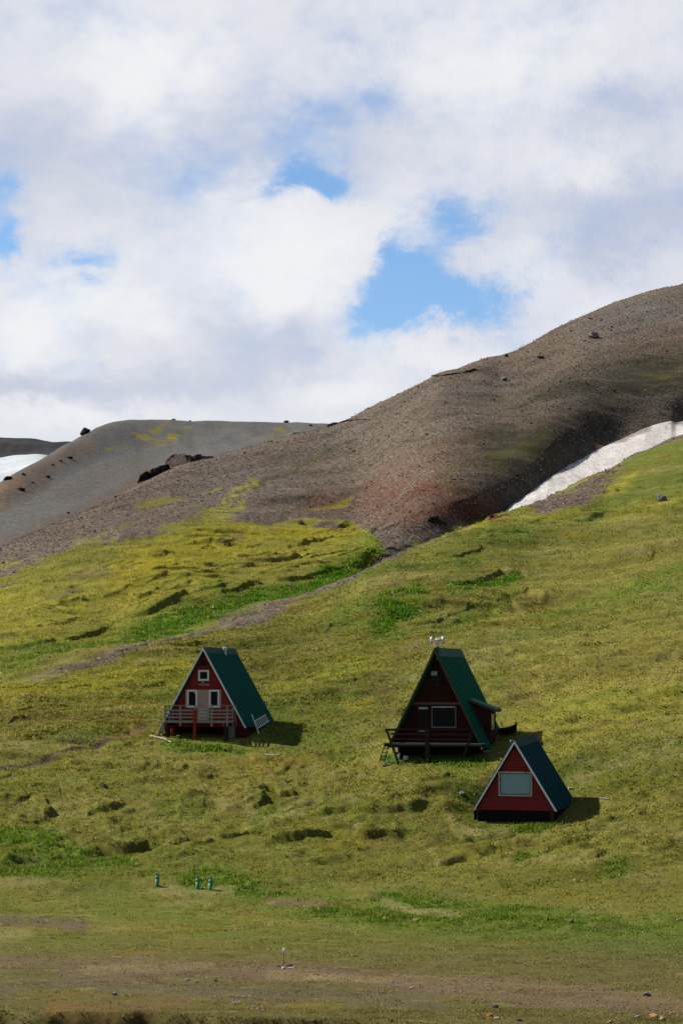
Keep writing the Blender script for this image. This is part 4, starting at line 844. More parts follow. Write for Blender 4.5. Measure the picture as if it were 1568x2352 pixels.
# ================================================================== cabin 2: dark brown with green roof (middle)
def cabin_large():
    D = CAB2[1]; s = K*D*.2710
    u, e = px_ue(838.3+590*.2710, 1446.9+1000*.2710); loc = (u*D, D, CZ+e*D)
    c = Cabin(loc, radians(20), 590, 1000, s, 'brown_cabin', 'tall dark brown cabin with green roof, side dormer and white chimney cowl')
    R = c.root; Hh = c.z(160); W = 400*s/c.c; L = 5.6; yw = .55; g = c.ground(0, .3)
    # left slope is one sheet; the right slope stands in front of, above and behind the dormer
    MB().prism(slab_pts(-1, W, Hh, .12), 0, L).build('roof', ROOF2, R)
    yd0, yd1 = 1.95, 3.10; zd = c.z(600)
    rr = MB(); rr.prism(slab_pts(1, W, Hh, .12), 0, yd0); rr.prism(slab_pts(1, W, Hh, .12), yd1, L)
    hyp = sqrt(W*W+Hh*Hh); tv = .12*hyp/W; th = .12*hyp/Hh; f = 1-zd/Hh
    rr.prism([(W*f, zd), (0, Hh), (0, Hh-tv), (W*f-th, zd)], yd0, yd1)
    rr.build('roof', ROOF2, R)
    cp = MB(); k = .26*Hh/W
    for sg in (1, -1): cp.prism([(sg*.27, Hh-k+.03), (0, Hh+.05), (0, Hh+.015), (sg*.262, Hh-k+.0)], -.01, L+.01)
    cp.build('ridge_cap', CAP2, R)
    bp = [(W-.02, -.02), (0, Hh-.03), (0, Hh-.27), (W-.13, -.02)]
    MB().prism(bp, -.03, -.003).build('barge_board', RUST, R); MB().prism([(-x, z) for x, z in bp], -.03, -.003).build('barge_board', RUST, R)
    MB().box(W-.16, W-.04, -.05, -.032, -.06, .10).build('end_cap', WHITE, R)
    ww = W-.2; zfl = c.z(955); f0 = 1-zfl/Hh
    MB().prism([(-ww*f0, zfl-.3), (ww*f0+.05, zfl-.3), (ww*f0, zfl), (0, Hh-.36), (-ww*f0, zfl)], yw, yw+.12).build('wall', BROWNR, R)
    MB().prism([(-ww, -.3), (ww, -.3), (0, Hh-.36)], L-.2, L-.08).build('wall', BROWNR, R, label='rear gable wall')
    MB().box(c.x(385, yw), c.x(803, yw), yw-.05, yw-.003, c.z(636), c.z(616)).build('band_board', paint('worn brown band', (.15, .085, .07), .8, .25, 4), R)
    def window(x0, x1, z0, z1, fw, mat, name='window'):
        X0, X1, Z0, Z1 = c.x(x0, yw), c.x(x1, yw), c.z(z0), c.z(z1)
        fo = frame(MB(), X0, X1, Z0, Z1, fw, yw-.06, yw-.004).build(name, mat, R)
        MB().box(X0+fw, X1-fw, yw-.03, yw-.006, Z0+fw, Z1-fw).build('pane', GLASS, fo); return fo
    GF = paint('grey window frame', (.17, .17, .17), .7, .2)
    wv = window(568, 772, 828, 650, .055, paint('weathered grey frame', (.20, .20, .20), .7, .2)); MB().box(c.x(572, yw), c.x(764, yw), yw-.085, yw-.062, c.z(661), c.z(651)).build('drip_strip', paint('pale strip', (.48, .50, .50), .6, .15), wv)
    MB().box(c.x(566, yw), c.x(775, yw), yw-.11, yw-.062, c.z(832), c.z(822)).build('sill', GF, wv)
    window(570, 638, 480, 392, .05, paint('dark brown frame', (.06, .025, .02), .7, .2))
    X0, X1 = c.x(567, yw), c.x(622, yw)
    MB().add([(X0, yw-.05, c.z(353)), (X1-.04, yw-.05, c.z(353)), (X1, yw-.22, c.z(389)), (X0+.03, yw-.22, c.z(389)), (X0, yw-.03, c.z(353)), (X1-.04, yw-.03, c.z(353)), (X1, yw-.20, c.z(389)), (X0+.03, yw-.20, c.z(389))],
             [(0,1,2,3),(7,6,5,4),(0,4,5,1),(1,5,6,2),(2,6,7,3),(3,7,4,0)]).build('floodlight_panel', paint('dull white panel', (.50, .47, .40), .6, .12), R)
    dr = MB().box(c.x(444, yw), c.x(545, yw), yw-.05, yw-.003, zfl, c.z(645)).build('door', paint('dark brown door', (.045, .020, .017), .7, .25), R)
    MB().box(c.x(460, yw), c.x(536, yw), yw-.07, yw-.052, c.z(852), c.z(658)).build('pane', GLASS, dr); MB().box(c.x(461, yw), c.x(537, yw), yw-.085, yw-.071, c.z(675), c.z(657)).build('blind', paint('pale blind', (.42, .43, .41), .7, .15), dr)
    MB().box(c.x(461, yw), c.x(520, yw), yw-.075, yw-.052, c.z(863), c.z(857)).build('handle', METAL, dr)
    # chimney with an H shaped cowl
    yc = .42; xc = c.x(618, yc)
    pp = MB().cyl((xc, yc, Hh-.75), (xc, yc, c.z(150)), .135, n=16).build('chimney', paint('green flue', (.06, .11, .085), .6, .2), R)
    cw = MB(); cw.cyl((xc, yc, c.z(150)), (xc, yc, c.z(128)), .10, n=16); cw.cyl((xc, yc, c.z(130)), (xc, yc, c.z(90)), .065, n=16)
    xa, xb = c.x(566, yc), c.x(667, yc); zc = c.z(88); cw.cyl((xa, yc, zc-.03), (xb, yc, zc+.02), .075, n=16)
    cw.cyl((xa-.015, yc, c.z(124)), (xa+.03, yc, c.z(61)), .088, n=16); cw.cyl((xb+.03, yc, c.z(121)), (xb-.05, yc, c.z(60)), .088, n=16)
    cw.build('cowl', METAL, pp, smooth=True)
    # dormer
    xo = c.x(1066, yd0); zt0 = zd; zto = c.z(668); zb = c.z(985); fx = lambda z: W*(1-z/Hh)
    DM = paint('dormer brown boarding', (.055, .018, .013), .75, .28, 1.6, streak=(3, 3, .5))
    dw = MB(); dw.prism([(fx(zb)-.2, zb), (xo, zb), (xo, zto), (fx(zt0)-.12, zt0-.02)], yd0, yd0+.07); dw.prism([(fx(zb)-.2, zb), (xo, zb), (xo, zto), (fx(zt0)-.12, zt0-.02)], yd1-.07, yd1-.002)
    zw0, zw1 = c.z(848), c.z(716); yo0, yo1 = yd0+.09, yd1-.09
    dw.box(xo-.07, xo-.001, yd0+.071, yd1-.073, zb, zw0); dw.box(xo-.07, xo-.001, yd0+.071, yd1-.073, zw1, zto-.01)
    dm = dw.build('dormer', DM, R)
    MB().prism([(xo-.005, zw0), (xo+.03, zw0), (xo+.03, zw1), (xo-.005, zw1)], yd0+.075, yd0+.14).build('window_frame', DARKWOOD, dm); MB().prism([(xo-.005, zw0), (xo+.03, zw0), (xo+.03, zw1), (xo-.005, zw1)], yd1-.14, yd1-.08).build('window_frame', DARKWOOD, dm)
    MB().box(xo-.04, xo-.03, yd0+.141, yd1-.141, zw0, zw1).build('pane', paint('glass with sunlit grass painted in', (.50, .42, .17), .12, .08, spec=.9), dm)  # sunlit grass seen in the glass is painted as the pane's colour
    ov = .34; sl = (zt0-zto)/(xo-fx(zt0)); a = fx(zt0)-.05; b = xo+ov; ya, yb = yd0-.22, yd1+.22
    za, zb2 = zt0+.05*sl+.02, zto-ov*sl+.02
    MB().prism([(a, za), (b, zb2), (b, zb2+.07), (a, za+.07)], ya, yb).build('dormer_roof', paint('green dormer roof sheet', (.010, .12, .09), .7, .15, 3, spec=.08), dm)
    MB().prism([(a+.05, za-.10), (b-.02, zb2-.10), (b-.02, zb2-.003), (a+.05, za-.003)], ya+.02, ya+.05).build('fascia', RUST, dm); MB().box(b-.05, b-.021, ya+.051, yb-.02, zb2-.12, zb2-.003).build('fascia', RUST, dm)
    # front deck on posts
    d = 1.25; yf = yw-d; xl, xr = c.x(205, yf), c.x(985, yf); zd0 = c.z(958); zt = c.z(842)
    dk = MB()
    for i in range(8): dk.box(xl, xr, yf+i*d/8, yf+(i+1)*d/8-.012, zd0-.05, zd0)
    dk.build('deck', paint('deck boards', (.13, .115, .10), .9, .3, 4, streak=(.4, 5, 5)), R)
    MB().box(xl-.35, xr-.1, yf+.1, yf+.25, zd0-.24, zd0-.052).build('joist', DARKWOOD, R); MB().box(xl+.1, xr-.1, yf-.05, yf-.003, zd0-.12, zd0-.004).build('fascia', paint('weathered fascia', (.16, .145, .13), .9, .35, 4, wear=((.28, .27, .25), .33, (1, 3, 3))), R)
    MB().box(xl-.45, xl-.002, yf+.2, yf+.55, zd0-.06, zd0-.02).build('deck_board', DARKWOOD, R)
    gf = lambda x: c.ground(x, yf)-.12
    X = c.x(530, yf); MB().box(X-.12, X+.12, yf-.22, yf-.053, gf(X), zt).build('post', DARKWOOD, R, label='thick upright post in the middle of the deck')
    a, b = c.x(182, yf), c.x(292, yf-.35); MB().beam((a, yf-.02, zt+.02), (b, yf-.35, c.ground(b, yf-.35)-.1), .13, .10, (0, 1, 0)).build('brace_post', DARKWOOD, R, label='slanting post at the left end of the deck')
    a, b = c.x(900, yf), c.x(796, yf-.3); MB().beam((a, yf-.06, zt-.04), (b, yf-.3, c.ground(b, yf-.3)-.1), .10, .10, (0, 1, 0)).build('brace_post', DARKWOOD, R, label='slanting post at the right of the deck')
    rl = c.x(185, yf); rr_ = c.x(900, yf)
    MB().box(rl, rr_, yf-.05, yf+.05, zt-.04, zt+.03).build('handrail', DARKWOOD, R)
    for zz in (884, 926): MB().box(rl+.25, rr_-.1, yf-.03, yf+.01, c.z(zz+7), c.z(zz-6)).build('rail', paint('dark red rail', (.075, .03, .025), .8, .3), R)
    MB().box(rl+.02, rl+.10, yf+.052, yw+.2, zt-.10, zt+.02).build('handrail', DARKWOOD, R); MB().box(rl+.22, rl+.30, yf+.052, yw+.1, c.z(890), c.z(876)).build('rail', DARKWOOD, R)
    # slatted skirting under the floor, set back
    sk = MB(); r2 = random.Random(5); x = c.x(290, yw)
    while x < c.x(985, yw):
        w_ = .10; top = zfl-.31
        if r2.random() > .10: sk.box(x, x+w_-.012, yw+.03, yw+.06, g-.25, top)
        x += w_
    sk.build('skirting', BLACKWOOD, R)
    for xx in (300, 505, 870): X = c.x(xx, yw-.3); MB().box(X-.1, X+.1, yw-.45, yw-.25, g-.3, zd0-.055).build('pillar', BLACKWOOD, R)
    MB().box(-ww, W-.25, yw+.3, L-.3, -.52, -.30).build('floor_frame', BLACKWOOD, R)
    for yy in (yw+.4, L*.5, L-.6):
        X = W-.5; MB().box(X, X+.25, yy, yy+.25, -2.0, -.525).build('pillar', BLACKWOOD, R); MB().box(-X, -X+.25, yy, yy+.25, -2.0, -.525).build('pillar', BLACKWOOD, R)
    return c, yw, yf, zd0, W, L
C2, yw2, yf2, zd2, W2, L2 = cabin_large()
def around_large():
    c = C2; yf = yf2; z0 = c.loc[2]
    def q(zx, zy, yy): x = c.x(zx, yy); wx, wy = c.world(x, yy); return Vector((wx, wy, z0+c.z(zy)))
    # ladder leaning on the deck's left end
    ld = empty('ladder', (0, 0, 0), 0, 'dark wooden ladder leaning on the left end of the brown cabin deck', 'ladder')
    ya, yb = yf+.25, yf-.25
    P = [(q(172, 962, ya), q(122, 1118, yb)), (q(210, 962, ya), q(163, 1120, yb))]
    for a, b in P: MB().beam(a, b, .055, .07, (0, 1, 0)).build('side_rail', DARKWOOD, ld)
    for i in range(5):
        t = .08+i*.205; MB().beam(P[0][0].lerp(P[0][1], t), P[1][0].lerp(P[1][1], t), .05, .075, (0, 1, 0)).build('rung', DARKWOOD, ld)
    # a discarded white slatted crate and boards by the ladder
    def on_ground(zx, yy): x = c.x(zx, yy); wx, wy = c.world(x, yy); return Vector((wx, wy, float(gz(wx, wy)[0])))
    b = on_ground(238, yf+.2); cr = empty('slatted_crate', b, -.2, 'broken white slatted crate lying on grass beside the ladder', 'crate')
    MB().beam((-.28, 0, .0), (-.16, .05, .30), .06, .12, (0, 1, 0)).build('end_board', WHITE, cr); MB().beam((.22, 0, .02), (.34, .05, .32), .06, .12, (0, 1, 0)).build('end_board', WHITE, cr)
    for i in range(3): z = .05+i*.095; x = i*.035; MB().beam((-.24+x, .04, z), (.25+x, .04, z), .02, .045, (0, 1, 0)).build('slat', GREYWOOD, cr)
    b = on_ground(283, yf+.6); o = MB().prism([(-.07, 0), (.07, 0), (.11, .42), (-.01, .46)], -.03, .03).build('white_board', WHITE); o.location = b-Vector((0, 0, .03)); tag(o, 'upright white board standing behind the slanting left deck post', 'board')
    b = on_ground(348, yf+.55); o = MB().lathe((0, 0, 0), [(.12, 0), (.15, .03), (.155, .22), (.15, .26), (.13, .27)], 18).build('bucket', paint('white plastic', (.55, .56, .56), .5, .08), None, smooth=True); o.location = b-Vector((0, 0, .02)); tag(o, 'white bucket under the deck of the brown cabin', 'bucket')
    b = on_ground(1012, .9); o = MB().box(-.30, .30, -.2, .2, -.02, .12).build('concrete_slab', CONC, bevel=.02); o.location = b; o.rotation_euler = (.1, .05, .2); tag(o, 'flat grey slab lying under the right corner of the brown cabin', 'slab')
    b = on_ground(185, yf-.35); o = MB().beam((-.3, 0, .03), (.3, .1, .05), .2, .05).build('plank', GREYWOOD); o.location = b; tag(o, 'short brown plank on the grass at the ladder foot', 'plank')
    b = on_ground(262, yf-.9); o = MB().beam((-.33, 0, .04), (.33, .06, .05), .05, .04).build('plank', PALE); o.location = b; tag(o, 'thin pale plank on the grass before the slanting left deck post', 'plank')
    # dark boat like hull with a tall stem post behind the right rear corner
    yb = 4.6; A = lambda zx, zy, yy=yb: q(zx, zy, yy)
    bt = empty('wooden_hull', q(1240, 930, yb), 0, 'dark timber hull shape with tall upright end post behind the brown cabin', 'boat')
    o0 = Vector(bt.location)
    secs = []
    for t in np.linspace(0, 1, 12):
        zx = 1165+t*140; top = 846-34*t**2.2-2*t; bot = 925-0*t-30*max(0, t-.75)*4*.25
        hw = .62*(1-t**2.6)+.02
        ctr = A(zx, top, yb+.0)-o0; low = A(zx, bot+20*t, yb)-o0
        row = []
        for k_ in np.linspace(-1, 1, 9):
            ang = k_*pi/2; row.append(Vector((ctr.x, ctr.y+hw*sin(ang), low.z+(ctr.z-low.z)*(1-cos(ang)**.8))))
        secs.append(row)
    V = [p for r in secs for p in r]; Fs = [(i*9+j, (i+1)*9+j, (i+1)*9+j+1, i*9+j+1) for i in range(11) for j in range(8)]
    m = MB().add(V, Fs); m.add([p+Vector((0, 0, -.002)) for p in [r[0] for r in secs]]+[p+Vector((0, 0, -.002)) for p in [r[-1] for r in secs]], [(i, i+1, 12+i+1, 12+i) for i in range(11)])
    m.build('hull', BLACKWOOD, bt)
    top = A(1304, 790)-o0; bot = A(1300, 905)-o0; MB().beam(bot, top, .11, .13, (0, 1, 0)).build('stem_post', BLACKWOOD, bt)
    for k_ in (-1, 1):
        mg = MB()
        for i in range(11): a, b_ = secs[i][0 if k_ < 0 else 8], secs[i+1][0 if k_ < 0 else 8]; mg.beam(a+Vector((0, 0, .02)), b_+Vector((0, 0, .02)), .05, .06)
        mg.build('gunwale', DARKWOOD, bt)
    for zx in (1190, 1260): w = A(zx, 930)-o0; gl = float(gz(w.x+o0.x, w.y+o0.y)[0])-o0.z; MB().box(w.x-.1, w.x+.1, w.y-.3, w.y+.3, min(gl, w.z)-.3, w.z+.2).build('support', BLACKWOOD, bt)
    b = A(1192, 838, 4.0)-o0; MB().beam(A(1172, 838, 4.0)-o0, A(1232, 832, 4.0)-o0, .5, .04).build('cover_board', paint('grey cover board', (.16, .15, .15), .8, .2), bt)
around_large()

# ================================================================== cabin 3: small red clapboard hut (front right)
def cabin_small():
    D = CAB3[1]; s = K*D*.2344
    u, e = px_ue(1056.4+533*.2344, 1653.6+885*.2344); loc = (u*D, D, CZ+e*D)
    c = Cabin(loc, radians(20), 533, 885, s, 'small_red_cabin', 'small red clapboard cabin with dark blue green roof and one curtained window')
    R = c.root; Hh = c.z(208); W = 397*s/c.c; L = 4.35; yw = .24; dz = .27; g = c.ground(0, .3)
    MB().prism(slab_pts(1, W, Hh, .09), 0, L, dz).build('roof', ROOF3, R); MB().prism(slab_pts(-1, W, Hh, .09), 0, L, dz).build('roof', ROOF3, R)
    cp = MB(); k = .24*Hh/W
    for i in range(5):
        y0 = i*L/5; 
        for sg in (1, -1): cp.prism([(sg*.25, Hh-k+.03+dz*y0/L+.004*(i % 2)), (0, Hh+.05+dz*y0/L+.004*(i % 2)), (0, Hh+.015+dz*y0/L), (sg*.242, Hh-k+dz*y0/L)], y0-.01, y0+L/5-.006, dz/5)
    cp.build('ridge_cap', CAP3, R)
    bp = [(W+.02, -.03), (0, Hh+.0), (0, Hh-.19), (W-.105, -.03)]
    MB().prism(bp, -.035, -.003).build('barge_board', WHITEB, R); MB().prism([(-x, z) for x, z in bp], -.035, -.003).build('barge_board', WHITEB, R)
    tr = [(W+.06, -.02), (0, Hh+.07), (0, Hh+.012), (W+.028, -.02)]
    MB().prism([(-x, z) for x, z in tr], -.05, .06).build('roof_edge', paint('green edge strip', (.03, .10, .08), .6, .2), R)
    ww = W-.12
    wall = MB().prism([(-ww, -.02), (ww, -.02), (0, Hh-.27)], yw, yw+.1)
    zt = 0.0
    wall.build('wall', paint('dark red backing boards', (.09, .012, .014), .8, .2), R)
    bd = MB(); n = int((Hh-.4)/.128)
    for i in range(n):
        z0 = .0+i*.128; h = ww*(1-(z0+.108)/(Hh-.22))
        if h > .05: bd.add([(-h, yw-.026, z0+.004), (h, yw-.026, z0+.004), (h, yw-.012, z0+.106), (-h, yw-.012, z0+.106), (-h, yw-.002, z0+.004), (h, yw-.002, z0+.004), (h, yw-.002, z0+.106), (-h, yw-.002, z0+.106)], [(0,1,2,3),(7,6,5,4),(0,4,5,1),(2,6,7,3),(1,5,6,2),(3,7,4,0)])
    bd.build('cladding', REDB, R)
    MB().prism([(-ww, -.02), (ww, -.02), (0, Hh-.27)], L-.15, L-.05, 0).build('wall', REDB, R, label='rear gable wall')
    # window with a drawn pale blue curtain
    X0, X1, Z0, Z1 = c.x(388, yw), c.x(704, yw), c.z(750), c.z(513)
    fo = frame(MB(), X0, X1, Z0, Z1, .075, yw-.125, yw-.003).build('window', paint('peeling white frame', (.52, .50, .47), .7, .15, 4, wear=((.20, .15, .13), .38, (1, 1, 1))), R)
    frame(MB(), X0+.075, X1-.075, Z0+.075, Z1-.075, .035, yw-.112, yw-.028).build('sash', paint('dark sash', (.05, .03, .03), .7, .2), fo)
    x0, x1, z0, z1 = X0+.11, X1-.11, Z0+.11, Z1-.11; V, Fs = [], []; nx, nz = 60, 40
    for j in range(nz+1):
        for i in range(nx+1):
            a, b = i/nx, j/nz; y = .0
            for k_, (s0, s1, am) in enumerate([(.2, .62, .036), (.36, .85, .040), (.55, 1.05, .038), (.05, .38, .018)]):
                ctr = s0+(s1-s0)*(1-b)**1.5; y -= am*math.exp(-((a-ctr)/.035)**2)*sstep(np.array((1-b)), .12, .6)
            V.append((x0+(x1-x0)*a, yw-.004+y, z0+(z1-z0)*b))
    Fs = [(j*(nx+1)+i, j*(nx+1)+i+1, (j+1)*(nx+1)+i+1, (j+1)*(nx+1)+i) for j in range(nz) for i in range(nx)]
    cu = MB().add(V, Fs).build('curtain', paint('pale blue curtain', (.28, .45, .53), .8, .06, 2), fo)
    for p in cu.data.polygons: p.use_smooth = True
    cu.location = (0, -.032, 0)
    gm, N, p, out = new_mat('window film'); p.inputs['Base Color'].default_value = (.5, .6, .62, 1); p.inputs['Roughness'].default_value = .05; p.inputs['Specular IOR Level'].default_value = .6
    tp = N.n('ShaderNodeBsdfTransparent'); mx = N.n('ShaderNodeMixShader'); mx.inputs[0].default_value = .12; N.link(tp.outputs[0], mx.inputs[1]); N.link(p.outputs[0], mx.inputs[2]); N.link(mx.outputs[0], out.inputs[0])
    MB().box(x0, x1, yw-.106, yw-.102, z0, z1).build('pane', gm, fo)
    # black slatted skirting, corner posts
    sk = MB(); x = c.x(148, yw)+.10
    while x < ww-.30: sk.box(x, x+.085, yw+.02+.006*(int(x*10) % 2), yw+.05, g-.3, -.024); x += .1
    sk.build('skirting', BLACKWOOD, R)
    X = c.x(887, yw); MB().box(X-.1, X+.1, yw+.0, yw+.16, g-.3, -.024).build('corner_post', paint('red brown post', (.11, .03, .022), .8, .25), R)
    X = c.x(146, yw); MB().box(X-.0, X+.1, yw-.02, yw+.1, g-.3, -.024).build('corner_post', BLACKWOOD, R)
    MB().box(ww-.16, ww-.1, yw+.17, L-.1, -.9, .2).build('side_skirting', BLACKWOOD, R); MB().box(-ww+.1, -ww+.16, yw+.11, L-.1, -.9, .2).build('side_skirting', BLACKWOOD, R)
    # vent pipe at the ridge's left
    X = c.x(512, .35); v = MB().cyl((X, .35, Hh-.55), (X, .35, c.z(212)), .07, n=12).build('roof_vent', CAP3, R); MB().cyl((X, .35, c.z(220)), (X, .35, c.z(203)), .10, .09, n=12).build('cowl', paint('verdigris cap', (.22, .28, .26), .6, .2), v)
    return c
C3 = cabin_small()
# ------------------------------------------------------------------ loose rocks
_rn = np.random.default_rng(21)
ROCKM = {}
def rock_mat(col):
    k = tuple(col)
    if k not in ROCKM: ROCKM[k] = paint('stone', col, .95, .35, 3.0, bump=.03, spec=.1)
    return ROCKM[k]
def rock_mesh(name, size, seed, col, sub=2, rough=.28, mat=None):
    bm = bmesh.new(); bmesh.ops.create_icosphere(bm, subdivisions=sub, radius=1.0); r = np.random.default_rng(seed)
    co = np.array([v.co[:] for v in bm.verts])
    planes = r.normal(size=(9, 3)); planes /= np.linalg.norm(planes, axis=1)[:, None]
    for pl in planes:                          # flat broken faces
        d = co@pl; lim = r.uniform(.55, .85); k = d > lim; co[k] -= ((d[k]-lim)*.9)[:, None]*pl
    co *= (1+rough*fbm(co[:, 0]*1.0+seed, co[:, 1]+co[:, 2]*1.3, .6, .6, 3, seed))[:, None]
    co *= np.array(size)/2
    for v, c in zip(bm.verts, co): v.co = c
    me = bpy.data.meshes.new(name); bm.to_mesh(me); bm.free(); me.materials.append(mat or rock_mat(col)); return me
def rock(px, py, w, hfrac, col, label, name='rock', depth=1.0, seed=None, zf=None, sub=2, group=None, rz=None, sink=.22, d0=40, rough=.28):
    x, y, z = pick(px, py, zf, d0); W = w*K*y; h = W*hfrac; seed = seed or int(px*7+py) % 9999
    o = bpy.data.objects.new(name, rock_mesh(name, (W, W*depth, h*1.25), seed, col, sub, rough)); COL.objects.link(o)
    o.location = (x, y, z+h*(.5-sink)); o.rotation_euler = (0, 0, _rn.uniform(-.4, .4) if rz is None else rz)
    return tag(o, label, 'rock', group)
BASALT = (.045, .040, .038); PALEST = (.30, .28, .25); GREYST = (.17, .16, .155); ORANGE = (.30, .14, .055); TANST = (.24, .18, .13); DK = (.06, .055, .055)
rock(264, 2287, 16, .48, (.20, .15, .12), 'brown rounded rock alone on the valley turf above the left bank')
rock(429.6, 2252, 10, .6, PALEST, 'pale stone on the dirt track, leftmost of a close pair')
rock(450, 2257, 11, .45, (.32, .27, .2), 'flat cream stone on the dirt track beside a pale stone')
rock(495.7, 2256, 9, .9, DK, 'small dark grey stone standing upright on the dirt track')
rock(84.6, 2119, 7, .7, PALEST, 'small pale stone on the bare brown patch at the left')
rock(1484, 2287, 20, .55, GREYST, 'grey flat topped rock on the track at the right')
rock(1137, 2316, 15, .45, DK, 'dark flat stone above the orange stone on the turf')
rock(1124.6, 2336, 17, .55, ORANGE, 'rust orange stone on the turf below a dark flat stone')
rock(1140, 2341, 15, .38, PALEST, 'flat pale stone just right of the rust orange stone')
rock(1192, 2346, 18, .34, DK, 'flat dark stone by the lower frame edge right of a pale stone')
rock(1462, 2338, 15, .42, GREYST, 'small grey flat stone left of the large orange rock')
rock(1499.8, 2337, 22, .5, (.34, .18, .07), 'large orange tan rock at the lower right')
rock(1398.8, 2351, 16, .5, ORANGE, 'orange stone half out of the lower frame edge')
rock(1520, 2345, 16, .55, (.27, .19, .16), 'pinkish brown rock right below the large orange tan rock')
rock(1540, 2330, 10, .5, TANST, 'small tan stone above the pinkish brown rock')
rock(815.5, 2198, 10, .55, (.13, .10, .07), 'small brown stone on grass right of the marker stake')
rock(946, 2270, 13, .35, PALEST, 'thin pale flat stone on the reddish track')
rock(1060.5, 1831, 13, .6, PALEST, 'pale stone on grass left of the small red cabin', rz=.3)
rock(955, 2115, 20, .4, TANST, 'flat straw coloured stone in the lush green strip')
rock(1630-320, 2118, 12, .5, GREYST, 'small grey stone at the right in the lush green strip')
rock(1362.6, 777, 24, .62, (.22, .20, .175), 'big grey boulder standing out on the upper brown slope', d0=300, sub=3, rz=.2)
rock(1155.7, 874, 19, .55, (.17, .165, .16), 'grey flat boulder on the brown slope below the skyline ledges', d0=270)
rock(1518, 1150, 24, .75, (.15, .155, .16), 'slanted grey boulder on the green slope below the snow tongue', d0=170, sub=3, rz=.5)
rock(1162, 820, 10, .7, BASALT, 'small black rock on the skyline of the brown hill', d0=300)
rock(1242, 824, 17, .45, (.06, .05, .045), 'dark brown rock on the slope right of the skyline step', d0=300)
rock(1402, 752, 9, .6, GREYST, 'small grey rock right of the big boulder on the upper slope', d0=300)
rock(1378, 737, 9, .5, (.14, .12, .11), 'small brown rock above the big boulder', d0=300)
rock(1355, 733, 9, .35, BASALT, 'thin dark rock just under the skyline above the big boulder', d0=300)
rock(691, 1203, 20, .5, (.16, .085, .06), 'rust red slab at the top edge of the yellow moss', d0=210)
rock(140, 1538, 9, .7, GREYST, 'small grey stone on the gravel path at the left', d0=150)
rock(197, 997, 27, .74, (.022, .020, .022), 'black lava rock perched on the grey hill skyline', zf=hz, d0=380, sub=3, rough=.3)
rock(399, 964, 10, .45, GREYST, 'grey rock on the flat grey skyline, larger than its neighbours', zf=hz, d0=480)
rock(437, 965, 6, .6, BASALT, 'tiny dark rock on the flat grey skyline', zf=hz, d0=480)
rock(657, 967, 15, .4, (.13, .11, .10), 'low brown rock on the grey skyline near the brown hill', zf=hz, d0=520)
rock(680.7, 1000, 16, .6, (.10, .10, .10), 'dark wedge shaped rock on the grey hill near the brown crest', zf=hz, d0=480)
rock(713.4, 979, 9, .6, (.09, .09, .09), 'small dark rock on the grey hill right of the wedge shaped rock', zf=hz, d0=480)
rock(362, 1106, 18, .9, (.018, .016, .015), 'black lava block below the long outcrop on the grey hill', zf=hz, d0=360, sub=3, rough=.5)
rock(157, 1180, 9, .6, BASALT, 'small dark rock low on the grey hill by the brown crest', zf=hz, d0=300)
for px, py, w, hf, lb in [(55, 1092, 12, .7, 'dark lava lump on the rusty edge next to the snowfield, topmost'), (18, 1102, 30, .4, 'long low dark lava lump at the snowfield corner'), (75, 1109, 10, .5, 'dark lava lump below the topmost one on the rusty edge'), (110, 1097, 16, .45, 'dark flat lava lump farthest right on the rusty edge'),
                          (50, 1127, 22, .5, 'largest dark lava lump, lowest on the rusty edge'), (160, 1053, 18, .4, 'dark lava ledge high on the rusty shoulder of the grey hill'), (140, 1060, 13, .5, 'dark lava ledge left of the high one on the rusty shoulder'), (122, 1070, 9, .8, 'upright dark lava knob on the rusty shoulder')]:
    rock(px, py, w*.75, hf, (.045, .034, .028), lb, zf=hz, d0=300, sub=3, rough=.5)

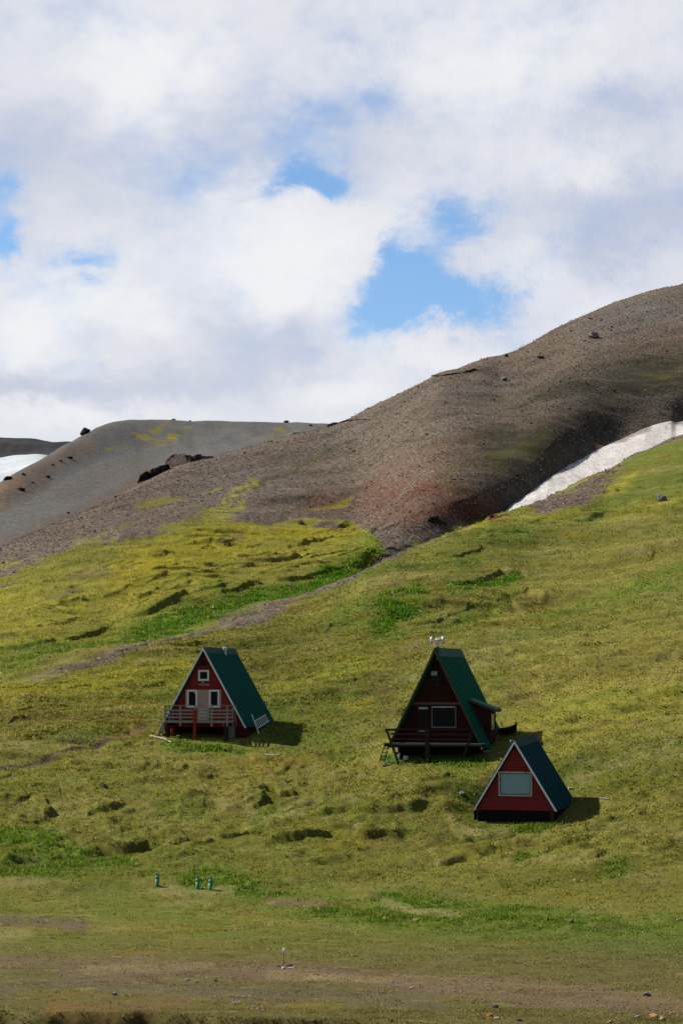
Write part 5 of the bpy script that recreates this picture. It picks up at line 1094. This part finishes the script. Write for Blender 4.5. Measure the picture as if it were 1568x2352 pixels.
# ------------------------------------------------------------------ rock outcrops breaking through the slopes
OUTM = None
def outcrop_mat():
    m, N, p, out = new_mat('layered lava rock'); pos = N.n('ShaderNodeNewGeometry').outputs['Position']
    n = N.noise(N.vmul(pos, (.5, .5, 1.6)), 1.2, 7, .75); n2 = N.noise(pos, .5, 5, .6)
    c = N.mix(N.ss(n, .42, .62), (.018, .015, .014, 1), (.085, .058, .042, 1)); c = N.mix(N.ss(n2, .55, .7), c, (.115, .082, .058, 1))
    N.link(c, p.inputs['Base Color']); b = N.n('ShaderNodeBump'); b.inputs['Strength'].default_value = 1; b.inputs['Distance'].default_value = .5; N.link(n, b.inputs['Height']); N.link(b.outputs[0], p.inputs['Normal']); return m
OUTM = outcrop_mat()
def outcrop(pts, thick, label, zf=None, d0=200, seed=1, depth=5.0, mat=None):
    """craggy ledge along a line: overhanging front, top running back into the slope; pts = (x, y of top, height in picture units)"""
    n = 70; xs = np.linspace(pts[0][0], pts[-1][0], n); ty = np.interp(xs, [p[0] for p in pts], [p[1] for p in pts]); hh = np.interp(xs, [p[0] for p in pts], [p[2] for p in pts])
    base = np.array([pick(x, y+h, zf, d0) for x, y, h in zip(xs[::6], ty[::6], hh[::6])])
    D = np.interp(xs, xs[::6], base[:, 1]); u, eb = px_ue(xs, ty+hh); _, et = px_ue(xs, ty)
    prof = [(0, -.35, 0.4), (0, .0, 0), (-.15, .35, .1), (-.25, .65, .0), (-.35, .85, .2), (-.1, 1.0, .6), (.5, 1.0, 2.0), (1.0, .55, depth)]
    rows = []
    for k, (ov, f, back) in enumerate(prof):
        d = D+back+ov*thick*.4; X = u*D; z = CZ+eb*D+(et-eb)*D*f
        j = (0.9 if 0 < k < 7 else .2)*thick
        X2 = X+.3*j*fbm(xs*.9, np.full(n, k*3.1), 14, 1, 3, seed); d = d+j*fbm(xs+seed*13, np.full(n, k*2.3), 16, 1.3, 4, seed+5); z = z+.35*j*fbm(xs+seed*7, np.full(n, k*1.7), 12, 1.1, 4, seed+9)*min(1, k*.5)
        rows.append(np.c_[X2, d, z])
    V = np.concatenate(rows); o = np_mesh('rock_outcrop', V, grid_faces((len(prof), n)), mat=mat or OUTM); return tag(o, label, 'outcrop')
outcrop([(380,1062,2),(386,1050,22),(400,1042,34),(430,1044,38),(460,1045,28),(490,1048,12),(512,1052,1)], 1.6, 'dark layered lava outcrop with overhang at the brown crest', hz, 330, 3)
outcrop([(316,1108,2),(322,1092,14),(334,1082,20),(352,1076,22),(375,1066,26),(386,1064,10)], 1.3, 'lower brown lava outcrop stepping down left of the dark overhang', hz, 330, 4)
REDL = paint('dark wet earth', (.035, .026, .022), .95, .4, 2)
outcrop([(992,862,1),(998,860,7),(1008,862,3),(1040,858,2),(1078,850,4),(1092,846,1)], .8, 'thin dark rock ledge on the skyline of the brown hill', None, 300, 6, 3.0)
outcrop([(752,976,2),(765,972,4),(785,967,4),(800,965,2),(842,962,2)], .8, 'thin black ledge where the brown crest meets the grey hill', None, 280, 7, 3.0)
outcrop([(982,1196,4),(995,1186,18),(1010,1188,18),(1022,1196,8),(1030,1204,2)], 1.0, 'small black outcrop in the red gully foot', None, 236, 8, 3.0)
outcrop([(1095,1190,2),(1110,1186,5),(1125,1186,4),(1140,1182,2)], .6, 'low dark ledge at the tip of the snow tongue', None, 246, 9, 2.0)
outcrop([(1028,1100,1),(1040,1099,4),(1060,1100,3),(1064,1100,1)], .5, 'thin dark ledge above the red scar', None, 240, 10, 2.0, REDL)

# ------------------------------------------------------------------ green well pipes
PIPE = paint('mint green enamel', (.10, .25, .125), .55, .14, 6, spec=.2)
def pipe(px, py, lean, label):
    x, y, z = pick(px, py); m = K*y*.10985
    t = empty('well_pipe', (x, y, z), 0, label, 'pipe', 'green well pipes in the grass'); h = 200*m
    b = MB().cyl((0, 0, -.25), (lean*h, 0, h-.10), 42*m, n=20).build('pipe_body', PIPE, t, smooth=True)
    c = MB(); c.cyl((lean*h, 0, h-.12), (lean*h*1.05, 0, h+.01), 47*m, n=20); c.cyl((lean*h*1.05, 0, h+.01), (lean*h*1.05, 0, h+.05), 44*m, 22*m, n=20); c.build('collar', PIPE, t, smooth=True)
    v = MB(); hx = lean*h*1.05; v.cyl((hx, 0, h+.04), (hx+.01, 0, h+50*m), 17*m, n=12); v.lathe((hx-14*m, 0, h+62*m), [(6*m, -20*m), (20*m, -10*m), (22*m, 2*m), (14*m, 16*m), (4*m, 20*m)], 12); v.cyl((hx-10*m, 0, h+66*m), (hx+26*m, 0, h+74*m), 11*m, n=10); v.lathe((hx+26*m, 0, h+76*m), [(4*m, -16*m), (13*m, -8*m), (12*m, 8*m), (4*m, 14*m)], 10)
    v.build('valve', PIPE, t, smooth=True)
pipe(361.3, 2036.6, 0, 'mint green capped pipe standing alone left of the other two')
pipe(453.3, 2043, .055, 'mint green capped pipe with a slight lean, middle of the three')
pipe(482.4, 2045.4, .055, 'mint green capped pipe farthest right of the three')

# ------------------------------------------------------------------ marker stake in its ring of stones
x, y, z = pick(651.3, 2219); m = K*y*.07323
t = empty('marker_stake', (x, y, z), 0, 'thin rusty rod with a white tube tip among stones on the valley turf', 'marker')
MB().cyl((0, 0, -.1), (.01, 0, 420*m), .011, n=8).build('rod', paint('rusty rod', (.17, .09, .03), .8, .2), t); MB().cyl((.01, 0, 390*m), (.012, 0, 545*m), .034, n=14).build('tip', paint('white tube', (.70, .74, .76), .45, .05), t, smooth=True)
rock(640, 2222, 8.5, .85, (.24, .23, .24), 'grey round stone at the left foot of the marker stake', seed=31)
rock(651.5, 2226, 9.5, .65, (.34, .31, .28), 'pale round stone in front of the marker stake', seed=32)
rock(646.5, 2220, 6, .7, (.28, .16, .05), 'small rusty stone between the grey stone and the stake rod', seed=35)
rock(663, 2221, 20, .30, (.11, .10, .10), 'dark flat slab leaning right of the marker stake', seed=33, sink=-.1)
rock(668, 2224.5, 15, .35, (.30, .26, .23), 'pale broken slab under the dark slab by the marker stake', seed=34)

# ------------------------------------------------------------------ poles and small litter on the turf
def stick(pts, r, mat, label, name='pole'):
    P = [Vector(pick(*p))+Vector((0, 0, r+.05)) for p in pts]; m_ = MB()
    for a, b in zip(P[:-1], P[1:]): m_.cyl(a, b, r, n=8)
    return tag(m_.build(name, mat), label, name)
PALEW = paint('bleached wood', (.52, .50, .46), .8, .1)
stick([(345, 1694), (362, 1697), (378, 1701), (393, 1708)], .035, PALEW, 'bent bleached pole lying on grass left of the red cabin')
stick([(607, 1735.5), (622, 1737), (641, 1738)], .03, PALEW, 'straight bleached pole lying on grass below the railing panel')
stick([(1375, 1938-101), (1397, 1840)], .03, GREYWOOD, 'grey stick lying on grass right of the small red cabin', 'stick')
x, y, z = pick(1312, 1822, None, 100); o = MB().box(-.16, .16, -.16, .16, -.1, .28).build('storage_box', paint('grey white box', (.36, .37, .37), .7, .1), bevel=.02); o.location = (x, y+.5, z); tag(o, 'small grey box standing on grass behind the small red cabin', 'box')

# ------------------------------------------------------------------ loose stuff: grass tufts, stones, flowers
def in_view(): return (GPX > -60) & (GPX < 1630) & (GPY < 2420)
_okv = np.nonzero(in_view())[0]
CLEAR_D = [(C1.loc, 3.3), (C2.loc, 3.6), (C3.loc, 2.8)]
def off_cabins(P):
    k = np.ones(len(P), bool)
    for (cab, hw, L, front) in ((C1, 3.0, 5.2, -1.0), (C2, 3.1, 5.4, -.6), (C3, 2.35, 4.0, .2)):
        dx, dy = P[:, 0]-cab.loc[0], P[:, 1]-cab.loc[1]; lx = dx*cab.c-dy*cab.sn; ly = dx*cab.sn+dy*cab.c
        k &= ~((np.abs(lx) < hw) & (ly > front) & (ly < L))
    return k
def grass():
    r = np.random.default_rng(99); cand = _okv[(GG[_okv] < .35) & (GPY[_okv] > 1150)]
    C0 = CG[cand]; lush = sstep(C0[:, 1]/(C0[:, 0]+1e-4), 1.15, 1.7); valley = sstep(GPY[cand], 2050, 2160)
    dist = GV[cand, 1]
    w = 0.5+1.2*lush+.3*valley+.4*sstep(fbm(GV[cand, 0], GV[cand, 1], 2.2, 1.6, 3, 501), 0, .6)
    w = w*(.15+.85*sstep(C0[:, 1]/(C0[:, 0]+1e-4), .70, .82))*(1+1.5*(GPY[cand] > 2318)); N_ = 240000; pick_ = r.choice(len(cand), N_, p=w/w.sum()); idx = cand[pick_]
    P = GV[idx]+np.c_[r.normal(0, .12, N_), r.normal(0, .12, N_), np.zeros(N_)]
    lu, va, ds = lush[pick_], valley[pick_], dist[pick_]; k = off_cabins(P); P, idx, lu, va, ds = P[k], idx[k], lu[k], va[k], ds[k]; n = len(P)
    clump = sstep(fbm(P[:, 0], P[:, 1], 1.4, 1.0, 2, 503), -.1, .6)
    h = (0.042+.055*clump+.09*lu*(1-.3*va))*(1-.35*va*(1-lu))*r.uniform(.6, 1.35, n)*np.clip(ds/130, .75, 1.35)
    nb = 3; V = np.empty((n, nb, 3, 3)); Cc = np.empty((n, nb, 3, 3)); base = CG[idx]
    tone = r.uniform(.70, 1.35, n)[:, None]; straw = (r.uniform(0, 1, n) < (.16*(1-.8*lu)))[:, None]
    col = np.where(straw, base*.3+np.array(TAN)*.85, base)*tone
    for b in range(nb):
        a = r.uniform(0, 2*pi, n); off = np.c_[r.normal(0, .05, n), r.normal(0, .05, n)]; wd = r.uniform(.02, .045, n)*np.clip(ds/120, .7, 1.4)
        lean = np.c_[r.normal(0, .45, n), r.normal(0, .45, n)]*h[:, None]
        bx, by = P[:, 0]+off[:, 0], P[:, 1]+off[:, 1]
        V[:, b, 0] = np.c_[bx-cos_(a)*wd, by-sin_(a)*wd, P[:, 2]-.03]; V[:, b, 1] = np.c_[bx+cos_(a)*wd, by+sin_(a)*wd, P[:, 2]-.03]
        V[:, b, 2] = np.c_[bx+lean[:, 0], by+lean[:, 1], P[:, 2]+h*r.uniform(.8, 1.2, n)]
        Cc[:, b, :] = col[:, None, :]
    F3 = np.arange(n*nb*3).reshape(-1, 3)
    m, N, p, out = new_mat('grass blades'); at = N.n('ShaderNodeAttribute', attribute_name='Col'); d = N.n('ShaderNodeBsdfDiffuse'); tr = N.n('ShaderNodeBsdfTranslucent'); mx = N.n('ShaderNodeMixShader'); mx.inputs[0].default_value = .6
    g2 = N.mix(1.0, at.outputs['Color'], (1.6, 1.6, 1.4, 1), 'MULTIPLY')
    N.link(g2, d.inputs[0]); N.link(g2, tr.inputs[0]); N.link(d.outputs[0], mx.inputs[1]); N.link(tr.outputs[0], mx.inputs[2]); N.link(mx.outputs[0], out.inputs[0])
    o = np_mesh('grass', V.reshape(-1, 3), None, F3, m, {'Col': np.clip(Cc.reshape(-1, 3), .004, .6)}); tag(o, 'short grass and straw tufts over the slope', 'grass', kind='stuff')
cos_, sin_ = np.cos, np.sin
grass()
OCT = np.array([(1,0,0),(0,1,0),(-1,0,0),(0,-1,0),(0,0,1),(0,0,-.6)], float); OCTF = np.array([(0,1,4),(1,2,4),(2,3,4),(3,0,4),(1,0,5),(2,1,5),(3,2,5),(0,3,5)])
def pebbles(name, P, size, col, label, cat, r):
    n = len(P); a = r.uniform(0, 2*pi, n); S = size[:, None]*r.uniform(.6, 1.3, (n, 3))*np.array([1, 1, .7])
    O = OCT[None]*S[:, None, :]*r.uniform(.75, 1.25, (n, 6, 1)); ca, sa = np.cos(a)[:, None], np.sin(a)[:, None]
    x = O[:, :, 0]*ca-O[:, :, 1]*sa; y = O[:, :, 0]*sa+O[:, :, 1]*ca; V = np.stack([x, y, O[:, :, 2]], -1)+P[:, None, :]
    F3 = (np.arange(n)[:, None, None]*6+OCTF[None]).reshape(-1, 3)
    m, N, p, out = new_mat(name+' surface'); at = N.n('ShaderNodeAttribute', attribute_name='Col'); N.link(at.outputs['Color'], p.inputs['Base Color']); p.inputs['Roughness'].default_value = 1
    o = np_mesh(name, V.reshape(-1, 3), None, F3, m, {'Col': np.repeat(col, 6, 0)}); tag(o, label, cat, kind='stuff')
def stones():
    r = np.random.default_rng(77); cand = _okv[(GG[_okv] > .55)]
    idx = r.choice(cand, 60000); P = GV[idx]+np.c_[r.normal(0, .2, (len(idx), 2)), np.full(len(idx), .0)]
    size = np.clip(r.lognormal(-2.98, .45, len(idx)), .02, .22)*np.clip(P[:, 1]/260, .7, 1.5)
    t = r.uniform(0, 1, len(idx))[:, None]; col = CG[idx]*r.uniform(.6, 1.5, (len(idx), 1)); col = np.where(t > .72, col*.6+np.array([.15, .135, .12]), col); col = np.where(t < .04, np.array([.035, .03, .028]), col)
    pebbles('gravel', P, size, np.clip(col, .01, .4), 'loose stones scattered over the bare brown slope and path', 'gravel', r)
    tr = _okv[(GPY[_okv] > 2060) & (CG[_okv, 1]/(CG[_okv, 0]+1e-4) < .79)]
    i2 = r.choice(tr, 7000); P2 = GV[i2]+np.c_[r.normal(0, .15, (7000, 2)), np.zeros(7000)]; s2 = np.clip(r.lognormal(-4.0, .45, 7000), .008, .06)
    c2 = np.where(r.uniform(0, 1, (7000, 1)) > .55, np.array([.20, .17, .14]), np.array([.07, .058, .048]))*r.uniform(.6, 1.3, (7000, 1))
    pebbles('pebbles', P2, s2, c2, 'small pebbles strewn along the bare track on the valley floor', 'pebbles', r)
stones()
def flowers():
    r = np.random.default_rng(55); Ps, Cs = [], []
    for px, py, rx, ry, n in [(820,1606,40,10,90),(60,1762,90,40,90),(470,2020,160,22,130),(620,1950,260,50,130),(1330,2000,150,40,120),(560,1360,120,30,80),(1030,1400,120,60,80),(1500,2005,60,30,60),(200,2300,200,30,30),(250,1780,200,60,60),(900,2080,300,40,50),(700,1700,300,80,60),(1120,1290,60,15,40)]:
        k = np.nonzero((np.abs(GPX-px) < rx) & (np.abs(GPY-py) < ry) & (GG < .3))[0]
        if len(k): idx = r.choice(k, n); Ps.append(GV[idx]+np.array([0, 0, .10])); n = n; Cs.append(np.tile([[.62, .42, .01]], (n, 1))*r.uniform(.7, 1.1, (n, 1)))
    for px, py, rx, ry, n, col in [(538,2309,14,6,60,(.55,.42,.50)),(590,2322,16,5,50,(.55,.35,.45)),(560,2290,16,3,25,(.5,.45,.45)),(1290,1720,160,90,60,(.55,.52,.45)),(1300,1500,260,160,110,(.5,.47,.4)),(500,1600,420,160,110,(.5,.47,.4)),(700,1850,600,60,110,(.5,.47,.4)),(1100,2060,400,40,110,(.5,.47,.4)),(1230,1720,120,20,30,(.55,.52,.45))]:
        k = np.nonzero((np.abs(GPX-px) < rx) & (np.abs(GPY-py) < ry) & (GG < .3))[0]
        if len(k): idx = r.choice(k, n); Ps.append(GV[idx]+np.array([0, 0, .07])); Cs.append(np.tile([col], (n, 1))*r.uniform(.6, 1.1, (n, 1)))
    P = np.concatenate(Ps); P = P[:]; C = np.concatenate(Cs); k = off_cabins(P) & (r.uniform(0, 1, len(P)) < .6); P, C = P[k], C[k]
    pebbles('wildflowers', P, r.uniform(.028, .05, len(P))*np.clip(P[:, 1]/130, .6, 1.4), C, 'tiny yellow and pale blossoms dotted over the grass', 'flowers', r)
flowers()
